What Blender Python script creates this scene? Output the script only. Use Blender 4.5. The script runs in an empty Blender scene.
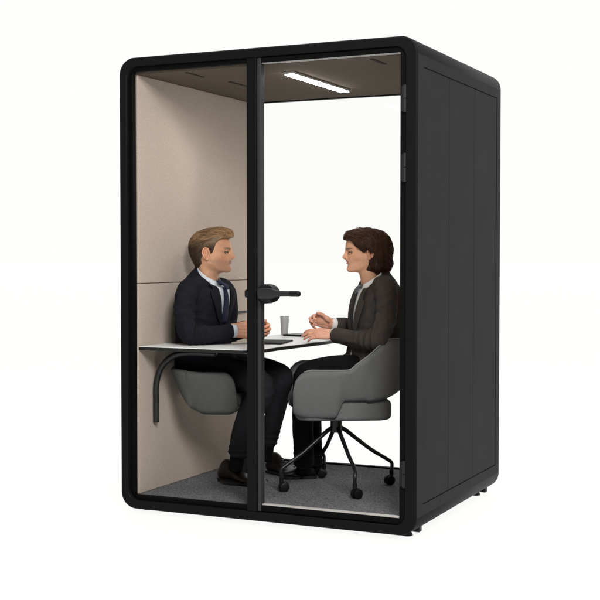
import bpy, bmesh, math, random
import numpy as np
from mathutils import Vector, Matrix, noise
from mathutils.bvhtree import BVHTree

random.seed(7); rng = np.random.default_rng(7)
scene = bpy.context.scene
COL = scene.collection
PI = math.pi

# ------------------------------------------------------------------ camera
YAW, PITCH, F600 = 0.4379, 0.0339, 1227.27
CAM = Vector((3.3495, -5.0732, 1.2277))
FWD = Vector((-math.sin(YAW)*math.cos(PITCH), math.cos(YAW)*math.cos(PITCH), -math.sin(PITCH)))
RGT = Vector((math.cos(YAW), math.sin(YAW), 0))
UPV = RGT.cross(FWD)
cam_d = bpy.data.cameras.new('camera'); cam = bpy.data.objects.new('camera', cam_d); COL.objects.link(cam)
cam.location = CAM
cam.rotation_euler = (PI/2 - PITCH, 0, YAW)
cam_d.sensor_width = 36; cam_d.lens = 36*F600/600
cam_d.clip_end = 1000
scene.camera = cam

def at(u, v, d):
    """point of the place seen at (u, v) of the photograph, d metres away along the view axis"""
    return CAM + (FWD + RGT*((u-300)/F600) - UPV*((v-300)/F600))*d

# ------------------------------------------------------------------ materials
def new_mat(name):
    m = bpy.data.materials.new(name); m.use_nodes = True
    nt = m.node_tree; b = nt.nodes['Principled BSDF']
    return m, nt, b

def nd(nt, t, **kw):
    n = nt.nodes.new(t)
    for k, v in kw.items():
        if k in n.inputs: n.inputs[k].default_value = v
        else: setattr(n, k, v)
    return n

def surf(name, col, rough=.5, spec=.5, var=.15, vscale=6, bump=.0, bscale=200, metal=0, stretch=None, sheen=0, rvar=0, col2=None):
    m, nt, b = new_mat(name)
    b.inputs['Roughness'].default_value = rough
    b.inputs['Specular IOR Level'].default_value = spec
    b.inputs['Metallic'].default_value = metal
    if sheen: b.inputs['Sheen Weight'].default_value = sheen
    tc = nd(nt, 'ShaderNodeTexCoord')
    src = tc.outputs['Object']
    if stretch:
        mp = nd(nt, 'ShaderNodeMapping'); mp.inputs['Scale'].default_value = stretch
        nt.links.new(src, mp.inputs['Vector']); src = mp.outputs['Vector']
    n = nd(nt, 'ShaderNodeTexNoise', Scale=vscale, Detail=6.0, Roughness=.6)
    nt.links.new(src, n.inputs['Vector'])
    rp = nd(nt, 'ShaderNodeValToRGB')
    c1 = [c*(1-var) for c in col]; c2 = [c*(1+var) for c in (col2 or col)]
    rp.color_ramp.elements[0].color = (*c1, 1); rp.color_ramp.elements[1].color = (*c2, 1)
    rp.color_ramp.elements[0].position = .3; rp.color_ramp.elements[1].position = .7
    nt.links.new(n.outputs['Fac'], rp.inputs['Fac']); nt.links.new(rp.outputs['Color'], b.inputs['Base Color'])
    if rvar:
        mr = nd(nt, 'ShaderNodeMapRange'); mr.inputs['To Min'].default_value = rough-rvar; mr.inputs['To Max'].default_value = rough+rvar
        nt.links.new(n.outputs['Fac'], mr.inputs['Value']); nt.links.new(mr.outputs['Result'], b.inputs['Roughness'])
    if bump:
        n2 = nd(nt, 'ShaderNodeTexNoise', Scale=bscale, Detail=3.0)
        nt.links.new(src, n2.inputs['Vector'])
        bp = nd(nt, 'ShaderNodeBump', Strength=bump, Distance=.002)
        nt.links.new(n2.outputs['Fac'], bp.inputs['Height']); nt.links.new(bp.outputs['Normal'], b.inputs['Normal'])
    return m

def speckle(name, ca, cb, scale, rough=.9, bump=.5, dist=.004, big=(.85, 1.1)):
    m, nt, b = new_mat(name)
    b.inputs['Roughness'].default_value = rough; b.inputs['Specular IOR Level'].default_value = .1
    tc = nd(nt, 'ShaderNodeTexCoord')
    n = nd(nt, 'ShaderNodeTexNoise', Scale=scale, Detail=4.0, Roughness=.7)
    nt.links.new(tc.outputs['Object'], n.inputs['Vector'])
    rp = nd(nt, 'ShaderNodeValToRGB')
    rp.color_ramp.elements[0].position = .36; rp.color_ramp.elements[1].position = .64
    rp.color_ramp.elements[0].color = (*ca, 1); rp.color_ramp.elements[1].color = (*cb, 1)
    nt.links.new(n.outputs['Fac'], rp.inputs['Fac'])
    n3 = nd(nt, 'ShaderNodeTexNoise', Scale=3.0, Detail=3.0); nt.links.new(tc.outputs['Object'], n3.inputs['Vector'])
    mr = nd(nt, 'ShaderNodeMapRange'); mr.inputs['To Min'].default_value = big[0]; mr.inputs['To Max'].default_value = big[1]
    nt.links.new(n3.outputs['Fac'], mr.inputs['Value'])
    mx = nd(nt, 'ShaderNodeVectorMath', operation='SCALE')
    nt.links.new(rp.outputs['Color'], mx.inputs[0]); nt.links.new(mr.outputs['Result'], mx.inputs['Scale'])
    nt.links.new(mx.outputs['Vector'], b.inputs['Base Color'])
    bp = nd(nt, 'ShaderNodeBump', Strength=bump, Distance=dist)
    nt.links.new(n.outputs['Fac'], bp.inputs['Height']); nt.links.new(bp.outputs['Normal'], b.inputs['Normal'])
    return m

def attr_mat(name, rough=.5, spec=.4, sss=0, bump=0, bscale=300, nvar=.0, nscale=40, stretch=None):
    """base colour from the colour attribute 'tint' times a little noise"""
    m, nt, b = new_mat(name)
    b.inputs['Roughness'].default_value = rough; b.inputs['Specular IOR Level'].default_value = spec
    a = nd(nt, 'ShaderNodeAttribute'); a.attribute_name = 'tint'
    tc = nd(nt, 'ShaderNodeTexCoord'); src = tc.outputs['Object']
    n = nd(nt, 'ShaderNodeTexNoise', Scale=nscale, Detail=5.0); nt.links.new(src, n.inputs['Vector'])
    mr = nd(nt, 'ShaderNodeMapRange'); mr.inputs['From Min'].default_value = .25; mr.inputs['From Max'].default_value = .75
    mr.inputs['To Min'].default_value = 1-nvar; mr.inputs['To Max'].default_value = 1+nvar
    nt.links.new(n.outputs['Fac'], mr.inputs['Value'])
    mx = nd(nt, 'ShaderNodeVectorMath', operation='SCALE')
    nt.links.new(a.outputs['Color'], mx.inputs[0]); nt.links.new(mr.outputs['Result'], mx.inputs['Scale'])
    nt.links.new(mx.outputs['Vector'], b.inputs['Base Color'])
    if sss:
        b.inputs['Subsurface Weight'].default_value = sss; b.inputs['Subsurface Radius'].default_value = (.012, .004, .002)
        b.inputs['Subsurface Scale'].default_value = .5
    if bump:
        n2 = nd(nt, 'ShaderNodeTexNoise', Scale=bscale, Detail=3.0); nt.links.new(src, n2.inputs['Vector'])
        bp = nd(nt, 'ShaderNodeBump', Strength=bump, Distance=.001)
        nt.links.new(n2.outputs['Fac'], bp.inputs['Height']); nt.links.new(bp.outputs['Normal'], b.inputs['Normal'])
    return m

def glass_mat(name, tint=(1, 1, 1), ior=1.07, rough=0.0):
    m, nt, b = new_mat(name); nt.nodes.remove(b)
    out = nt.nodes['Material Output']
    tr = nd(nt, 'ShaderNodeBsdfTransparent'); tr.inputs['Color'].default_value = (*tint, 1)
    gl = nd(nt, 'ShaderNodeBsdfGlossy'); gl.inputs['Roughness'].default_value = rough
    fr = nd(nt, 'ShaderNodeFresnel'); fr.inputs['IOR'].default_value = ior
    mx = nd(nt, 'ShaderNodeMixShader')
    nt.links.new(fr.outputs[0], mx.inputs[0]); nt.links.new(tr.outputs[0], mx.inputs[1]); nt.links.new(gl.outputs[0], mx.inputs[2])
    nt.links.new(mx.outputs[0], out.inputs['Surface'])
    return m

def clear_mat(name, tint):
    m, nt, b = new_mat(name); nt.nodes.remove(b)
    tr = nd(nt, 'ShaderNodeBsdfTransparent')
    n = nd(nt, 'ShaderNodeTexNoise', Scale=1.5, Detail=2.0); rp = nd(nt, 'ShaderNodeValToRGB')
    rp.color_ramp.elements[0].color = (*[c*.995 for c in tint], 1); rp.color_ramp.elements[1].color = (*tint, 1)
    nt.links.new(n.outputs['Fac'], rp.inputs['Fac']); nt.links.new(rp.outputs['Color'], tr.inputs['Color'])
    nt.links.new(tr.outputs[0], nt.nodes['Material Output'].inputs['Surface'])
    return m

def emit_mat(name, col, strength):
    m, nt, b = new_mat(name)
    b.inputs['Base Color'].default_value = (.8, .8, .8, 1)
    n = nd(nt, 'ShaderNodeTexNoise', Scale=4.0)
    mr = nd(nt, 'ShaderNodeMapRange'); mr.inputs['To Min'].default_value = strength*.95; mr.inputs['To Max'].default_value = strength*1.05
    nt.links.new(n.outputs['Fac'], mr.inputs['Value']); nt.links.new(mr.outputs['Result'], b.inputs['Emission Strength'])
    b.inputs['Emission Color'].default_value = (*col, 1)
    return m

M = {}
M['powder'] = surf('black_powder_coat', (.0056, .0056, .0059), .52, .07, .08, 5, .12, 900, rvar=.05)
M['frame'] = surf('black_frame', (.003, .003, .0032), .5, .12, .1, 5, .1, 900)
M['gasket'] = surf('black_rubber', (.002, .002, .002), .6, .08, .1, 30)
M['stile'] = surf('dark_grey_profile', (.024, .024, .025), .45, .3, .08, 20)
M['alu'] = surf('pale_seal', (.45, .43, .41), .4, .5, .05, 30)
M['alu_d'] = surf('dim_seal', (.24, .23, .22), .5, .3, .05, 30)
M['felt'] = speckle('beige_felt', (.375, .316, .266), (.50, .424, .362), 210, .95, .25, .002, (.93, 1.06))
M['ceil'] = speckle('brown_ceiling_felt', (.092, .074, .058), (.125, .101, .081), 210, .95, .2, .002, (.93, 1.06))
M['slot'] = surf('dark_slot', (.02, .016, .013), .8, .1, .1, 20)
M['carpet'] = speckle('grey_carpet', (.05, .05, .052), (.255, .258, .27), 150, 1, 1.0, .006, (.85, 1.15))
M['glass'] = glass_mat('clear_glass', (.996, .998, .996))
M['glass_f'] = clear_mat('anti_reflective_glass', (.996, .998, .996))
M['led'] = emit_mat('led_diffuser', (1, .97, .93), 42.0)
M['white_lam'] = surf('white_laminate', (.78, .78, .78), .35, .4, .02, 8)
M['black_edge'] = surf('black_edge_band', (.01, .01, .01), .5, .3, .1, 20)
M['tube'] = surf('black_tube_metal', (.008, .008, .008), .38, .4, .1, 20)
M['fab_grey'] = speckle('grey_wool_upholstery', (.104, .1045, .106), (.150, .151, .153), 420, .9, .35, .002, (.92, 1.08))
M['rim_hl'] = surf('pale_rim_highlight', (.19, .19, .187), .8, .2, .1, 200)
M['fab_dark'] = speckle('grey_green_wool_upholstery', (.064, .0655, .062), (.092, .0935, .0900), 420, .9, .35, .002, (.92, 1.08))
M['hinge'] = surf('dark_hinge_metal', (.009, .009, .0095), .45, .3, .1, 30)
M['plastic'] = surf('black_plastic', (.005, .005, .0055), .45, .25, .1, 20)
M['handle'] = surf('handle_metal', (.016, .016, .017), .45, .3, .1, 30)
M['navy'] = surf('navy_suit_cloth', (.0092, .0097, .0140), .85, .10, .16, 30)
M['charcoal'] = surf('charcoal_jacket_cloth', (.050, .0415, .0365), .85, .12, .16, 38, .08, 260)
M['trouser_navy'] = surf('dark_suit_trousers', (.0150, .0154, .0185), .85, .10, .16, 30)
M['trouser_black'] = surf('black_trousers', (.0048, .0045, .0045), .85, .08, .16, 30)
M['shirt_m'] = surf('pale_blue_shirt', (.60, .63, .69), .7, .1, .05, 40)
M['shirt_w'] = surf('white_shirt', (.74, .72, .70), .7, .1, .05, 40)
M['tie_m'] = surf('navy_tie_silk', (.0075, .011, .040), .5, .12, .5, 160)
M['tie_w'] = surf('grey_tie_silk', (.012, .0135, .0145), .6, .15, .3, 120)
M['knot_w'] = surf('grey_knot_silk', (.075, .09, .095), .55, .2, .3, 120)
M['leather'] = surf('dark_brown_leather', (.0105, .0070, .0056), .38, .3, .35, 25, .2, 300)
M['leather_b'] = surf('black_leather', (.008, .007, .007), .45, .25, .35, 25, .2, 300)
M['sole'] = surf('shoe_sole', (.006, .005, .005), .6, .3, .2, 25)
M['lace'] = surf('shoe_lace', (.02, .016, .014), .7, .3, .2, 60)
M['skin'] = attr_mat('skin', .43, .35, .12, .12, 500, .07, 60)
M['hair_m'] = attr_mat('light_brown_hair', .42, .45, 0, .3, 500, .25, 90)
M['hair_w'] = attr_mat('dark_brown_hair', .45, .22, 0, .3, 500, .25, 90)
M['eye'] = attr_mat('eyeball', .2, .2)
M['grey_glass'] = surf('smoked_tumbler', (.36, .365, .37), .12, .5, .04, 20)
M['book'] = surf('black_cover', (.008, .008, .009), .6, .15, .2, 20, .1, 500)
M['paper'] = surf('paper_pages', (.62, .61, .59), .8, .2, .05, 60)
M['screen'] = surf('dark_screen', (.015, .015, .018), .3, .25, .1, 5)
M['outlet'] = surf('dark_outlet', (.02, .019, .018), .5, .4, .1, 20)

# ------------------------------------------------------------------ object helpers
def mesh_obj(name, me, mat, parent=None, smooth=False, base=None):
    """link one mesh (given in world coordinates) as ONE object under its parent"""
    if mat is not None:
        for mm in (mat if isinstance(mat, (list, tuple)) else [mat]): me.materials.append(mm)
    if smooth: me.polygons.foreach_set('use_smooth', [True]*len(me.polygons))
    o = bpy.data.objects.new(name, me); COL.objects.link(o)
    if parent is not None:
        o.parent = parent
        b = root_loc(parent); me.transform(Matrix.Translation(-b))
    elif base is not None:
        me.transform(Matrix.Translation(-Vector(base))); o.location = base
    return o

def root_loc(o):
    v = Vector(o.location)
    while o.parent: o = o.parent; v += o.location
    return v

def thing(name, label, cat, loc, group=None):
    o = bpy.data.objects.new(name, None); COL.objects.link(o); o.location = loc
    o.empty_display_size = .1
    o['label'] = label; o['category'] = cat
    if group: o['group'] = group
    return o

def to_mesh(verts, faces, name='m'):
    me = bpy.data.meshes.new(name); me.from_pydata([tuple(v) for v in verts], [], faces); me.update(); return me

def bm_mesh(bm, name='m'):
    bmesh.ops.recalc_face_normals(bm, faces=bm.faces)
    me = bpy.data.meshes.new(name); bm.to_mesh(me); bm.free(); return me

def box(bm, x0, x1, y0, y1, z0, z1, bev=0, seg=2):
    r = bmesh.ops.create_cube(bm, size=1)
    vs = r['verts']
    for v in vs: v.co = Vector((x0+(v.co.x+.5)*(x1-x0), y0+(v.co.y+.5)*(y1-y0), z0+(v.co.z+.5)*(z1-z0)))
    if bev:
        es = list({e for v in vs for e in v.link_edges})
        bmesh.ops.bevel(bm, geom=es, offset=bev, segments=seg, profile=.5, affect='EDGES')

def box_mesh(*a, **k):
    bm = bmesh.new(); box(bm, *a, **k); return bm_mesh(bm)

def catmull(pts, n):
    P = [np.array(p, float) for p in pts]
    P = [2*P[0]-P[1]] + P + [2*P[-1]-P[-2]]
    out = []
    m = len(P)-3
    for i in range(m):
        for k in range(n):
            t = k/n
            a, b, c, d = P[i:i+4]
            out.append(.5*((2*b) + (-a+c)*t + (2*a-5*b+4*c-d)*t*t + (-a+3*b-3*c+d)*t**3))
    out.append(P[-2]); return np.array(out)

def tube_data(pts, radii, seg=16, n=6, ratio=1.0, up=None, caps=True, verts=None, faces=None, ratios=None):
    """swept tube with parallel-transported frame; radii per control point"""
    verts = [] if verts is None else verts; faces = [] if faces is None else faces
    k = len(pts[0])
    dat = catmull([list(p)+[r, q] for p, r, q in zip(pts, radii, ratios or [ratio]*len(pts))], n)
    path, rad, rat = dat[:, :3], dat[:, 3], dat[:, 4]
    T = np.gradient(path, axis=0); T /= np.linalg.norm(T, axis=1)[:, None]+1e-12
    u = np.array(up if up is not None else (0, 0, 1), float)
    if abs(u@T[0]) > .95: u = np.array((1., 0, 0))
    u = u-(u@T[0])*T[0]; u /= np.linalg.norm(u)
    off = len(verts)
    for i in range(len(path)):
        u = u-(u@T[i])*T[i]; u /= np.linalg.norm(u); w = np.cross(T[i], u)
        for s in range(seg):
            a = 2*PI*s/seg
            verts.append(path[i]+rad[i]*(math.cos(a)*u*rat[i]+math.sin(a)*w))
    L = len(path)
    for i in range(L-1):
        for s in range(seg):
            faces.append((off+i*seg+s, off+i*seg+(s+1) % seg, off+(i+1)*seg+(s+1) % seg, off+(i+1)*seg+s))
    if caps:
        faces.append(tuple(off+s for s in range(seg))[::-1]); faces.append(tuple(off+(L-1)*seg+s for s in range(seg)))
    return verts, faces

def loft_data(rings, verts=None, faces=None, caps=True, closed=True):
    verts = [] if verts is None else verts; faces = [] if faces is None else faces
    off = len(verts); seg = len(rings[0])
    for r in rings: verts.extend(r)
    for i in range(len(rings)-1):
        for s in range(seg if closed else seg-1):
            faces.append((off+i*seg+s, off+i*seg+(s+1) % seg, off+(i+1)*seg+(s+1) % seg, off+(i+1)*seg+s))
    if caps:
        faces.append(tuple(off+s for s in range(seg))[::-1]); faces.append(tuple(off+(len(rings)-1)*seg+s for s in range(seg)))
    return verts, faces

def evaluated(me, mods):
    """apply modifiers to a mesh and return the result"""
    o = bpy.data.objects.new('tmp', me); COL.objects.link(o)
    for t, kw in mods:
        md = o.modifiers.new(t, t)
        for k, v in kw.items(): setattr(md, k, v)
    dg = bpy.context.evaluated_depsgraph_get(); dg.update()
    out = bpy.data.meshes.new_from_object(o.evaluated_get(dg))
    bpy.data.objects.remove(o); return out

def remesh(verts, faces, voxel, smooth=4, fac=.5):
    me = to_mesh(verts, faces)
    bm = bmesh.new(); bm.from_mesh(me); bmesh.ops.recalc_face_normals(bm, faces=bm.faces); bm.to_mesh(me); bm.free()
    return evaluated(me, [('REMESH', dict(mode='VOXEL', voxel_size=voxel)), ('SMOOTH', dict(factor=fac, iterations=smooth))])

def arr(me):
    a = np.empty(len(me.vertices)*3); me.vertices.foreach_get('co', a); return a.reshape(-1, 3)
def set_arr(me, a):
    me.vertices.foreach_set('co', np.asarray(a, float).ravel()); me.update()
def normals(me):
    a = np.empty(len(me.vertices)*3); me.vertices.foreach_get('normal', a); return a.reshape(-1, 3)

def set_tint(me, cols):
    at_ = me.color_attributes.get('tint') or me.color_attributes.new('tint', 'FLOAT_COLOR', 'POINT')
    c = np.ones((len(me.vertices), 4)); c[:, :3] = cols
    at_.data.foreach_set('color', c.ravel())

def join_meshes(ms):
    bm = bmesh.new()
    for m in ms: bm.from_mesh(m)
    me = bpy.data.meshes.new('j'); bm.to_mesh(me); bm.free(); return me

def rrect(x0, x1, z0, z1, r, n=10):
    pts = []
    for cx, cz, a0 in ((x1-r, z1-r, 0), (x0+r, z1-r, 90), (x0+r, z0+r, 180), (x1-r, z0+r, 270)):
        for k in range(n+1):
            a = math.radians(a0+90*k/n); pts.append((cx+r*math.cos(a), cz+r*math.sin(a)))
    return pts

def sst(a, b, x):
    t = np.clip((np.asarray(x, float)-a)/(b-a), 0, 1); return t*t*(3-2*t)

# ------------------------------------------------------------------ ground
GZ = -.022
gm = bpy.data.materials.new('glowing_white_ground'); gm.use_nodes = True
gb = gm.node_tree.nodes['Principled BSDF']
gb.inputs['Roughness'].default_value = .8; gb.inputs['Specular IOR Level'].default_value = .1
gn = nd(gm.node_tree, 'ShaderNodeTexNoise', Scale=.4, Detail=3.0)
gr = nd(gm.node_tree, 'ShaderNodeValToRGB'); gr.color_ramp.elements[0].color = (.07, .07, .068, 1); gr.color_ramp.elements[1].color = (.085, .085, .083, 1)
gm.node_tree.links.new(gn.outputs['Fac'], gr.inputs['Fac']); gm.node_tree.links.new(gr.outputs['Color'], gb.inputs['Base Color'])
gb.inputs['Emission Color'].default_value = (1, 1, .982, 1); gb.inputs['Emission Strength'].default_value = .925  # ground gives off its own near-white glow, washing out the contact shadow
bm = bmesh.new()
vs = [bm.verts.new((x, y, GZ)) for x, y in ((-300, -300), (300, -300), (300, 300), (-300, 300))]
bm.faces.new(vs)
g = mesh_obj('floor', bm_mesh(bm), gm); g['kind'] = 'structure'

# ------------------------------------------------------------------ booth
W, D, H = 1.5387, 1.3132, 2.2
FL, CE, WX = .062, 2.127, .07
booth = thing('meeting_booth', 'black two person meeting booth with glass front, open white backdrop seen through its glass back', 'meeting booth', (W/2, D/2, GZ))

def shell_mesh():
    R = .081; bev = .007
    outer = rrect(0, W, 0, H, R, 14)
    # front opening (offset frame), the tube wall in y
    inner = rrect(.042, 1.4835, .043, 2.157, .050, 14)
    def ring(p, y, ins=0.0, sgn=1):
        cx, cz = W/2, H/2
        return [Vector((x, y, z)) for x, z in p]
    def inset(p, d):
        n = len(p); out = []
        for i in range(n):
            a = Vector(p[i-1]); b = Vector(p[(i+1) % n]); t = (b-a).normalized(); nn = Vector((-t.y, t.x))
            q = Vector(p[i])+nn*d; out.append((q.x, q.y))
        return out
    rings = []
    ob = bev
    rings.append(ring(inset(outer, ob), 0)); rings.append(ring(inset(outer, ob*.35), ob*.3)); rings.append(ring(outer, ob))
    rings.append(ring(outer, D-ob)); rings.append(ring(inset(outer, ob*.35), D-ob*.3)); rings.append(ring(inset(outer, ob), D))
    rings.append(ring(inset(inner, -.003), D)); rings.append(ring(inner, D-.003))
    rings.append(ring(inner, .003)); rings.append(ring(inset(inner, -.003), 0))
    verts = [v for r in rings for v in r]; n = len(outer); m = len(rings); faces = []
    for i in range(m):
        for s in range(n):
            j = (i+1) % m
            faces.append((i*n+s, i*n+(s+1) % n, j*n+(s+1) % n, j*n+s))
    me = to_mesh(verts, faces)
    b2 = bmesh.new(); b2.from_mesh(me); bmesh.ops.recalc_face_normals(b2, faces=b2.faces); b2.to_mesh(me); b2.free()
    return me

sm = shell_mesh()
cut = bmesh.new()
box(cut, W-.005, W+.05, .0835, 1.2385, .13, 2.071)
box(cut, -.05, .005, .0835, 1.2385, .13, 2.071)
cm = bm_mesh(cut); co = bpy.data.objects.new('cutter', cm); COL.objects.link(co)
sm = evaluated(sm, [('BOOLEAN', dict(operation='DIFFERENCE', solver='EXACT', object=co))])
bpy.data.objects.remove(co)
shell = mesh_obj('shell', sm, M['powder'], booth)
for p in sm.polygons: p.use_smooth = abs(p.normal.y) < .2 and not (abs(abs(p.normal.x)-1) < 1e-3 or abs(abs(p.normal.z)-1) < 1e-3)
# outside wall panels sit in the pocket with hairline joints
for (y0, y1) in ((.0865, .4442), (.4458, .8412), (.8428, 1.2345)):
    for xa, xb in ((W-.0049, W-.0012), (.0012, .0049)):
        mesh_obj('side_panel', box_mesh(xa, xb, y0, y1, .1335, 2.0665, bev=.0012, seg=2), M['powder'], booth)
# inner lining
mesh_obj('wall_lining', box_mesh(.045, WX, .058, 1.262, FL+.001, 1.102, bev=.003), M['felt'], booth)
mesh_obj('wall_lining', box_mesh(.045, WX, .058, 1.262, 1.105, CE-.001, bev=.003), M['felt'], booth)
mesh_obj('wall_lining', box_mesh(1.469, 1.482, .058, 1.262, FL+.001, CE-.001, bev=.003), M['felt'], booth)
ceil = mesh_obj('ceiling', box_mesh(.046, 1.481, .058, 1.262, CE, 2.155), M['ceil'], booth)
mesh_obj('carpet', box_mesh(.046, 1.481, .058, 1.262, .0445, FL), M['carpet'], booth)
for (x0, x1, y0, y1) in ((1.272, 1.292, .10, .27), (.312, .328, .10, .27), (.355, .371, .46, .64), (1.27, 1.29, .95, 1.12)):
    mesh_obj('vent', box_mesh(x0, x1, y0, y1, CE-.0025, CE+.001, bev=.001), M['slot'], ceil)
# ceiling light
lf = mesh_obj('ceiling_light', box_mesh(.752, .808, .285, .985, CE-.012, CE-.0005, bev=.003), M['alu'], booth)
mesh_obj('diffuser', box_mesh(.757, .803, .291, .979, CE-.0165, CE-.0122, bev=.0015), M['led'], lf)
mesh_obj('sensor', box_mesh(.775, .79, .60, .63, CE-.019, CE-.0166, bev=.001), M['alu'], lf)

def frame_mesh(x0, x1, z0, z1, t, y0, y1):
    bm = bmesh.new()
    box(bm, x0, x0+t, y0, y1, z0, z1, bev=.0015); box(bm, x1-t, x1, y0, y1, z0, z1, bev=.0015)
    box(bm, x0+t+.0002, x1-t-.0002, y0+.0007, y1-.0007, z0, z0+t, bev=.0015); box(bm, x0+t+.0002, x1-t-.0002, y0+.0007, y1-.0007, z1-t, z1, bev=.0015)
    return bm_mesh(bm)
# back glass wall
bw = mesh_obj('back_window', frame_mesh(.0425, 1.483, .0435, 2.1475, .026, 1.266, 1.296), M['frame'], booth)
mesh_obj('glass_pane', box_mesh(.0675, 1.458, 1.277, 1.285, .0685, 2.1225), M['glass'], bw)
# front: fixed pane on the left
fw = mesh_obj('front_window', frame_mesh(.0425, .7485, .0435, 2.1565, .0, .024, .05) if False else None or frame_mesh(.0425, .745, .0435, 2.1565, .022, .022, .05), M['gasket'], booth)
mesh_obj('glass_pane', box_mesh(.0635, .715, .033, .041, .0645, 2.1355), M['glass_f'], fw)
mesh_obj('mullion', box_mesh(.697, .7475, .006, .0215, .0435, 2.1565, bev=.002), M['frame'], booth)
# door
DX0, DX1 = .7495, 1.4815
bmd = bmesh.new()
box(bmd, 1.4535, DX1-.001, .014, .05, .046, 2.154, bev=.002)
box(bmd, DX0+.019, 1.4533, .0147, .0493, .046, .0735, bev=.002)
box(bmd, DX0+.019, 1.4533, .0147, .0493, 2.1315, 2.154, bev=.002)
door = mesh_obj('door', bm_mesh(bmd), M['gasket'], booth)
mesh_obj('stile', box_mesh(DX0, DX0+.0187, .010, .05, .046, 2.154, bev=.003), M['stile'], door)
mesh_obj('seal', box_mesh(DX0+.0205, 1.4525, .018, .045, .0738, .0805, bev=.002), M['alu'], door)
mesh_obj('seal', box_mesh(DX0+.0205, 1.4525, .018, .045, 2.1272, 2.1312, bev=.0015), M['alu_d'], door)
mesh_obj('glass_pane', box_mesh(DX0+.018, 1.4545, .030, .038, .079, 2.1265), M['glass_f'], door)
for z0, z1 in ((1.867, 1.985), (1.562, 1.689), (.215, .334)):
    bm = bmesh.new()
    zm = (z0+z1)/2
    for a, b_ in ((z0, zm-.0015), (zm+.0015, z1)):
        r = bmesh.ops.create_cone(bm, cap_ends=True, segments=20, radius1=.0085, radius2=.0085, depth=b_-a)
        for v in r['verts']: v.co = Vector((v.co.x+1.479, v.co.y+.004, v.co.z+(a+b_)/2))
    box(bm, 1.462, 1.476, .004, .013, z0+.004, z1-.004, bev=.002)
    hm = bm_mesh(bm)
    mesh_obj('hinge', hm, M['hinge'], door)
# handle
def disc_y(cx, cz, r, y0, y1, bm=None, seg=40, bev=.004):
    bm = bm or bmesh.new()
    q = bmesh.ops.create_cone(bm, cap_ends=True, segments=seg, radius1=r, radius2=r, depth=abs(y1-y0))
    for v in q['verts']: v.co = Vector((cx+v.co.x, (y0+y1)/2+v.co.z, cz+v.co.y))
    es = [e for e in {e for v in q['verts'] for e in v.link_edges} if len(e.link_faces) == 2 and any(len(f.verts) > 4 for f in e.link_faces)]
    bmesh.ops.bevel(bm, geom=es, offset=bev, segments=3, profile=.6, affect='EDGES')
    return bm
ZH = 1.066
hd = mesh_obj('handle', bm_mesh(disc_y(.803, ZH-.002, .045, -.014, .0295)), M['plastic'], door)
HC = [(.775, .026), (.80, .0262), (.825, .0268), (.845, .0235), (.862, .0172), (.88, .0138), (.92, .0128), (.97, .0124), (.979, .0122)]
rings = []
for i, (x, r) in enumerate([(.772, .014)]+HC+[(.985, .0085)]):
    dep = .011 if i else .006
    if i == len(HC)+1: dep = .007
    rings.append([Vector((x, -.026+dep*math.copysign(abs(math.sin(a))**.6, math.sin(a)), ZH+r*math.copysign(abs(math.cos(a))**.75, math.cos(a)))) for a in [2*PI*k/28 for k in range(28)]])
v_, f_ = loft_data(rings); lm = to_mesh(v_, f_)
b2 = bmesh.new(); b2.from_mesh(lm); bmesh.ops.recalc_face_normals(b2, faces=b2.faces); b2.to_mesh(lm); b2.free()
mesh_obj('lever', lm, M['handle'], hd, smooth=True)
rings = []
for x, k in ((.935, .98), (.937, 1.06), (.975, 1.06), (.981, 1.0), (.9865, .66)):
    rings.append([Vector((x, -.026+.0117*k*math.copysign(abs(math.sin(a))**.6, math.sin(a)), ZH+.0127*k*math.copysign(abs(math.cos(a))**.75, math.cos(a)))) for a in [2*PI*j/28 for j in range(28)]])
v_, f_ = loft_data(rings)
mesh_obj('grip_tip', to_mesh(v_, f_), M['plastic'], hd, smooth=True)
bm = disc_y(.80, ZH-.002, .042, .039, .062); box(bm, .652, .80, .064, .085, ZH-.024, ZH+.014, bev=.008, seg=3)
mesh_obj('inner_handle', bm_mesh(bm), M['plastic'], hd)
# levelling feet
for (x, y) in ((1.455, .115), (1.455, 1.16), (.085, .115), (.085, 1.16)):
    bm = bmesh.new()
    for r, za, zb in ((.026, GZ+.0005, GZ+.012), (.012, GZ+.012, .006)):
        q = bmesh.ops.create_cone(bm, cap_ends=True, segments=20, radius1=r, radius2=r*.9, depth=zb-za)
        for v in q['verts']: v.co += Vector((x, y, (za+zb)/2))
    box(bm, x+.005, x+.04, y+.05, y+.085, GZ+.006, .012, bev=.003)
    mesh_obj('foot', bm_mesh(bm), M['plastic'], booth)
# wall outlet
tag = mesh_obj('wall_outlet', box_mesh(WX, WX+.009, 1.06, 1.19, .914, .928, bev=.002), M['outlet'], None, base=(WX, 1.125, .895))
tag['label'] = 'thin dark outlet strip on the beige felt wall behind the seated man'; tag['category'] = 'outlet'

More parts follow.
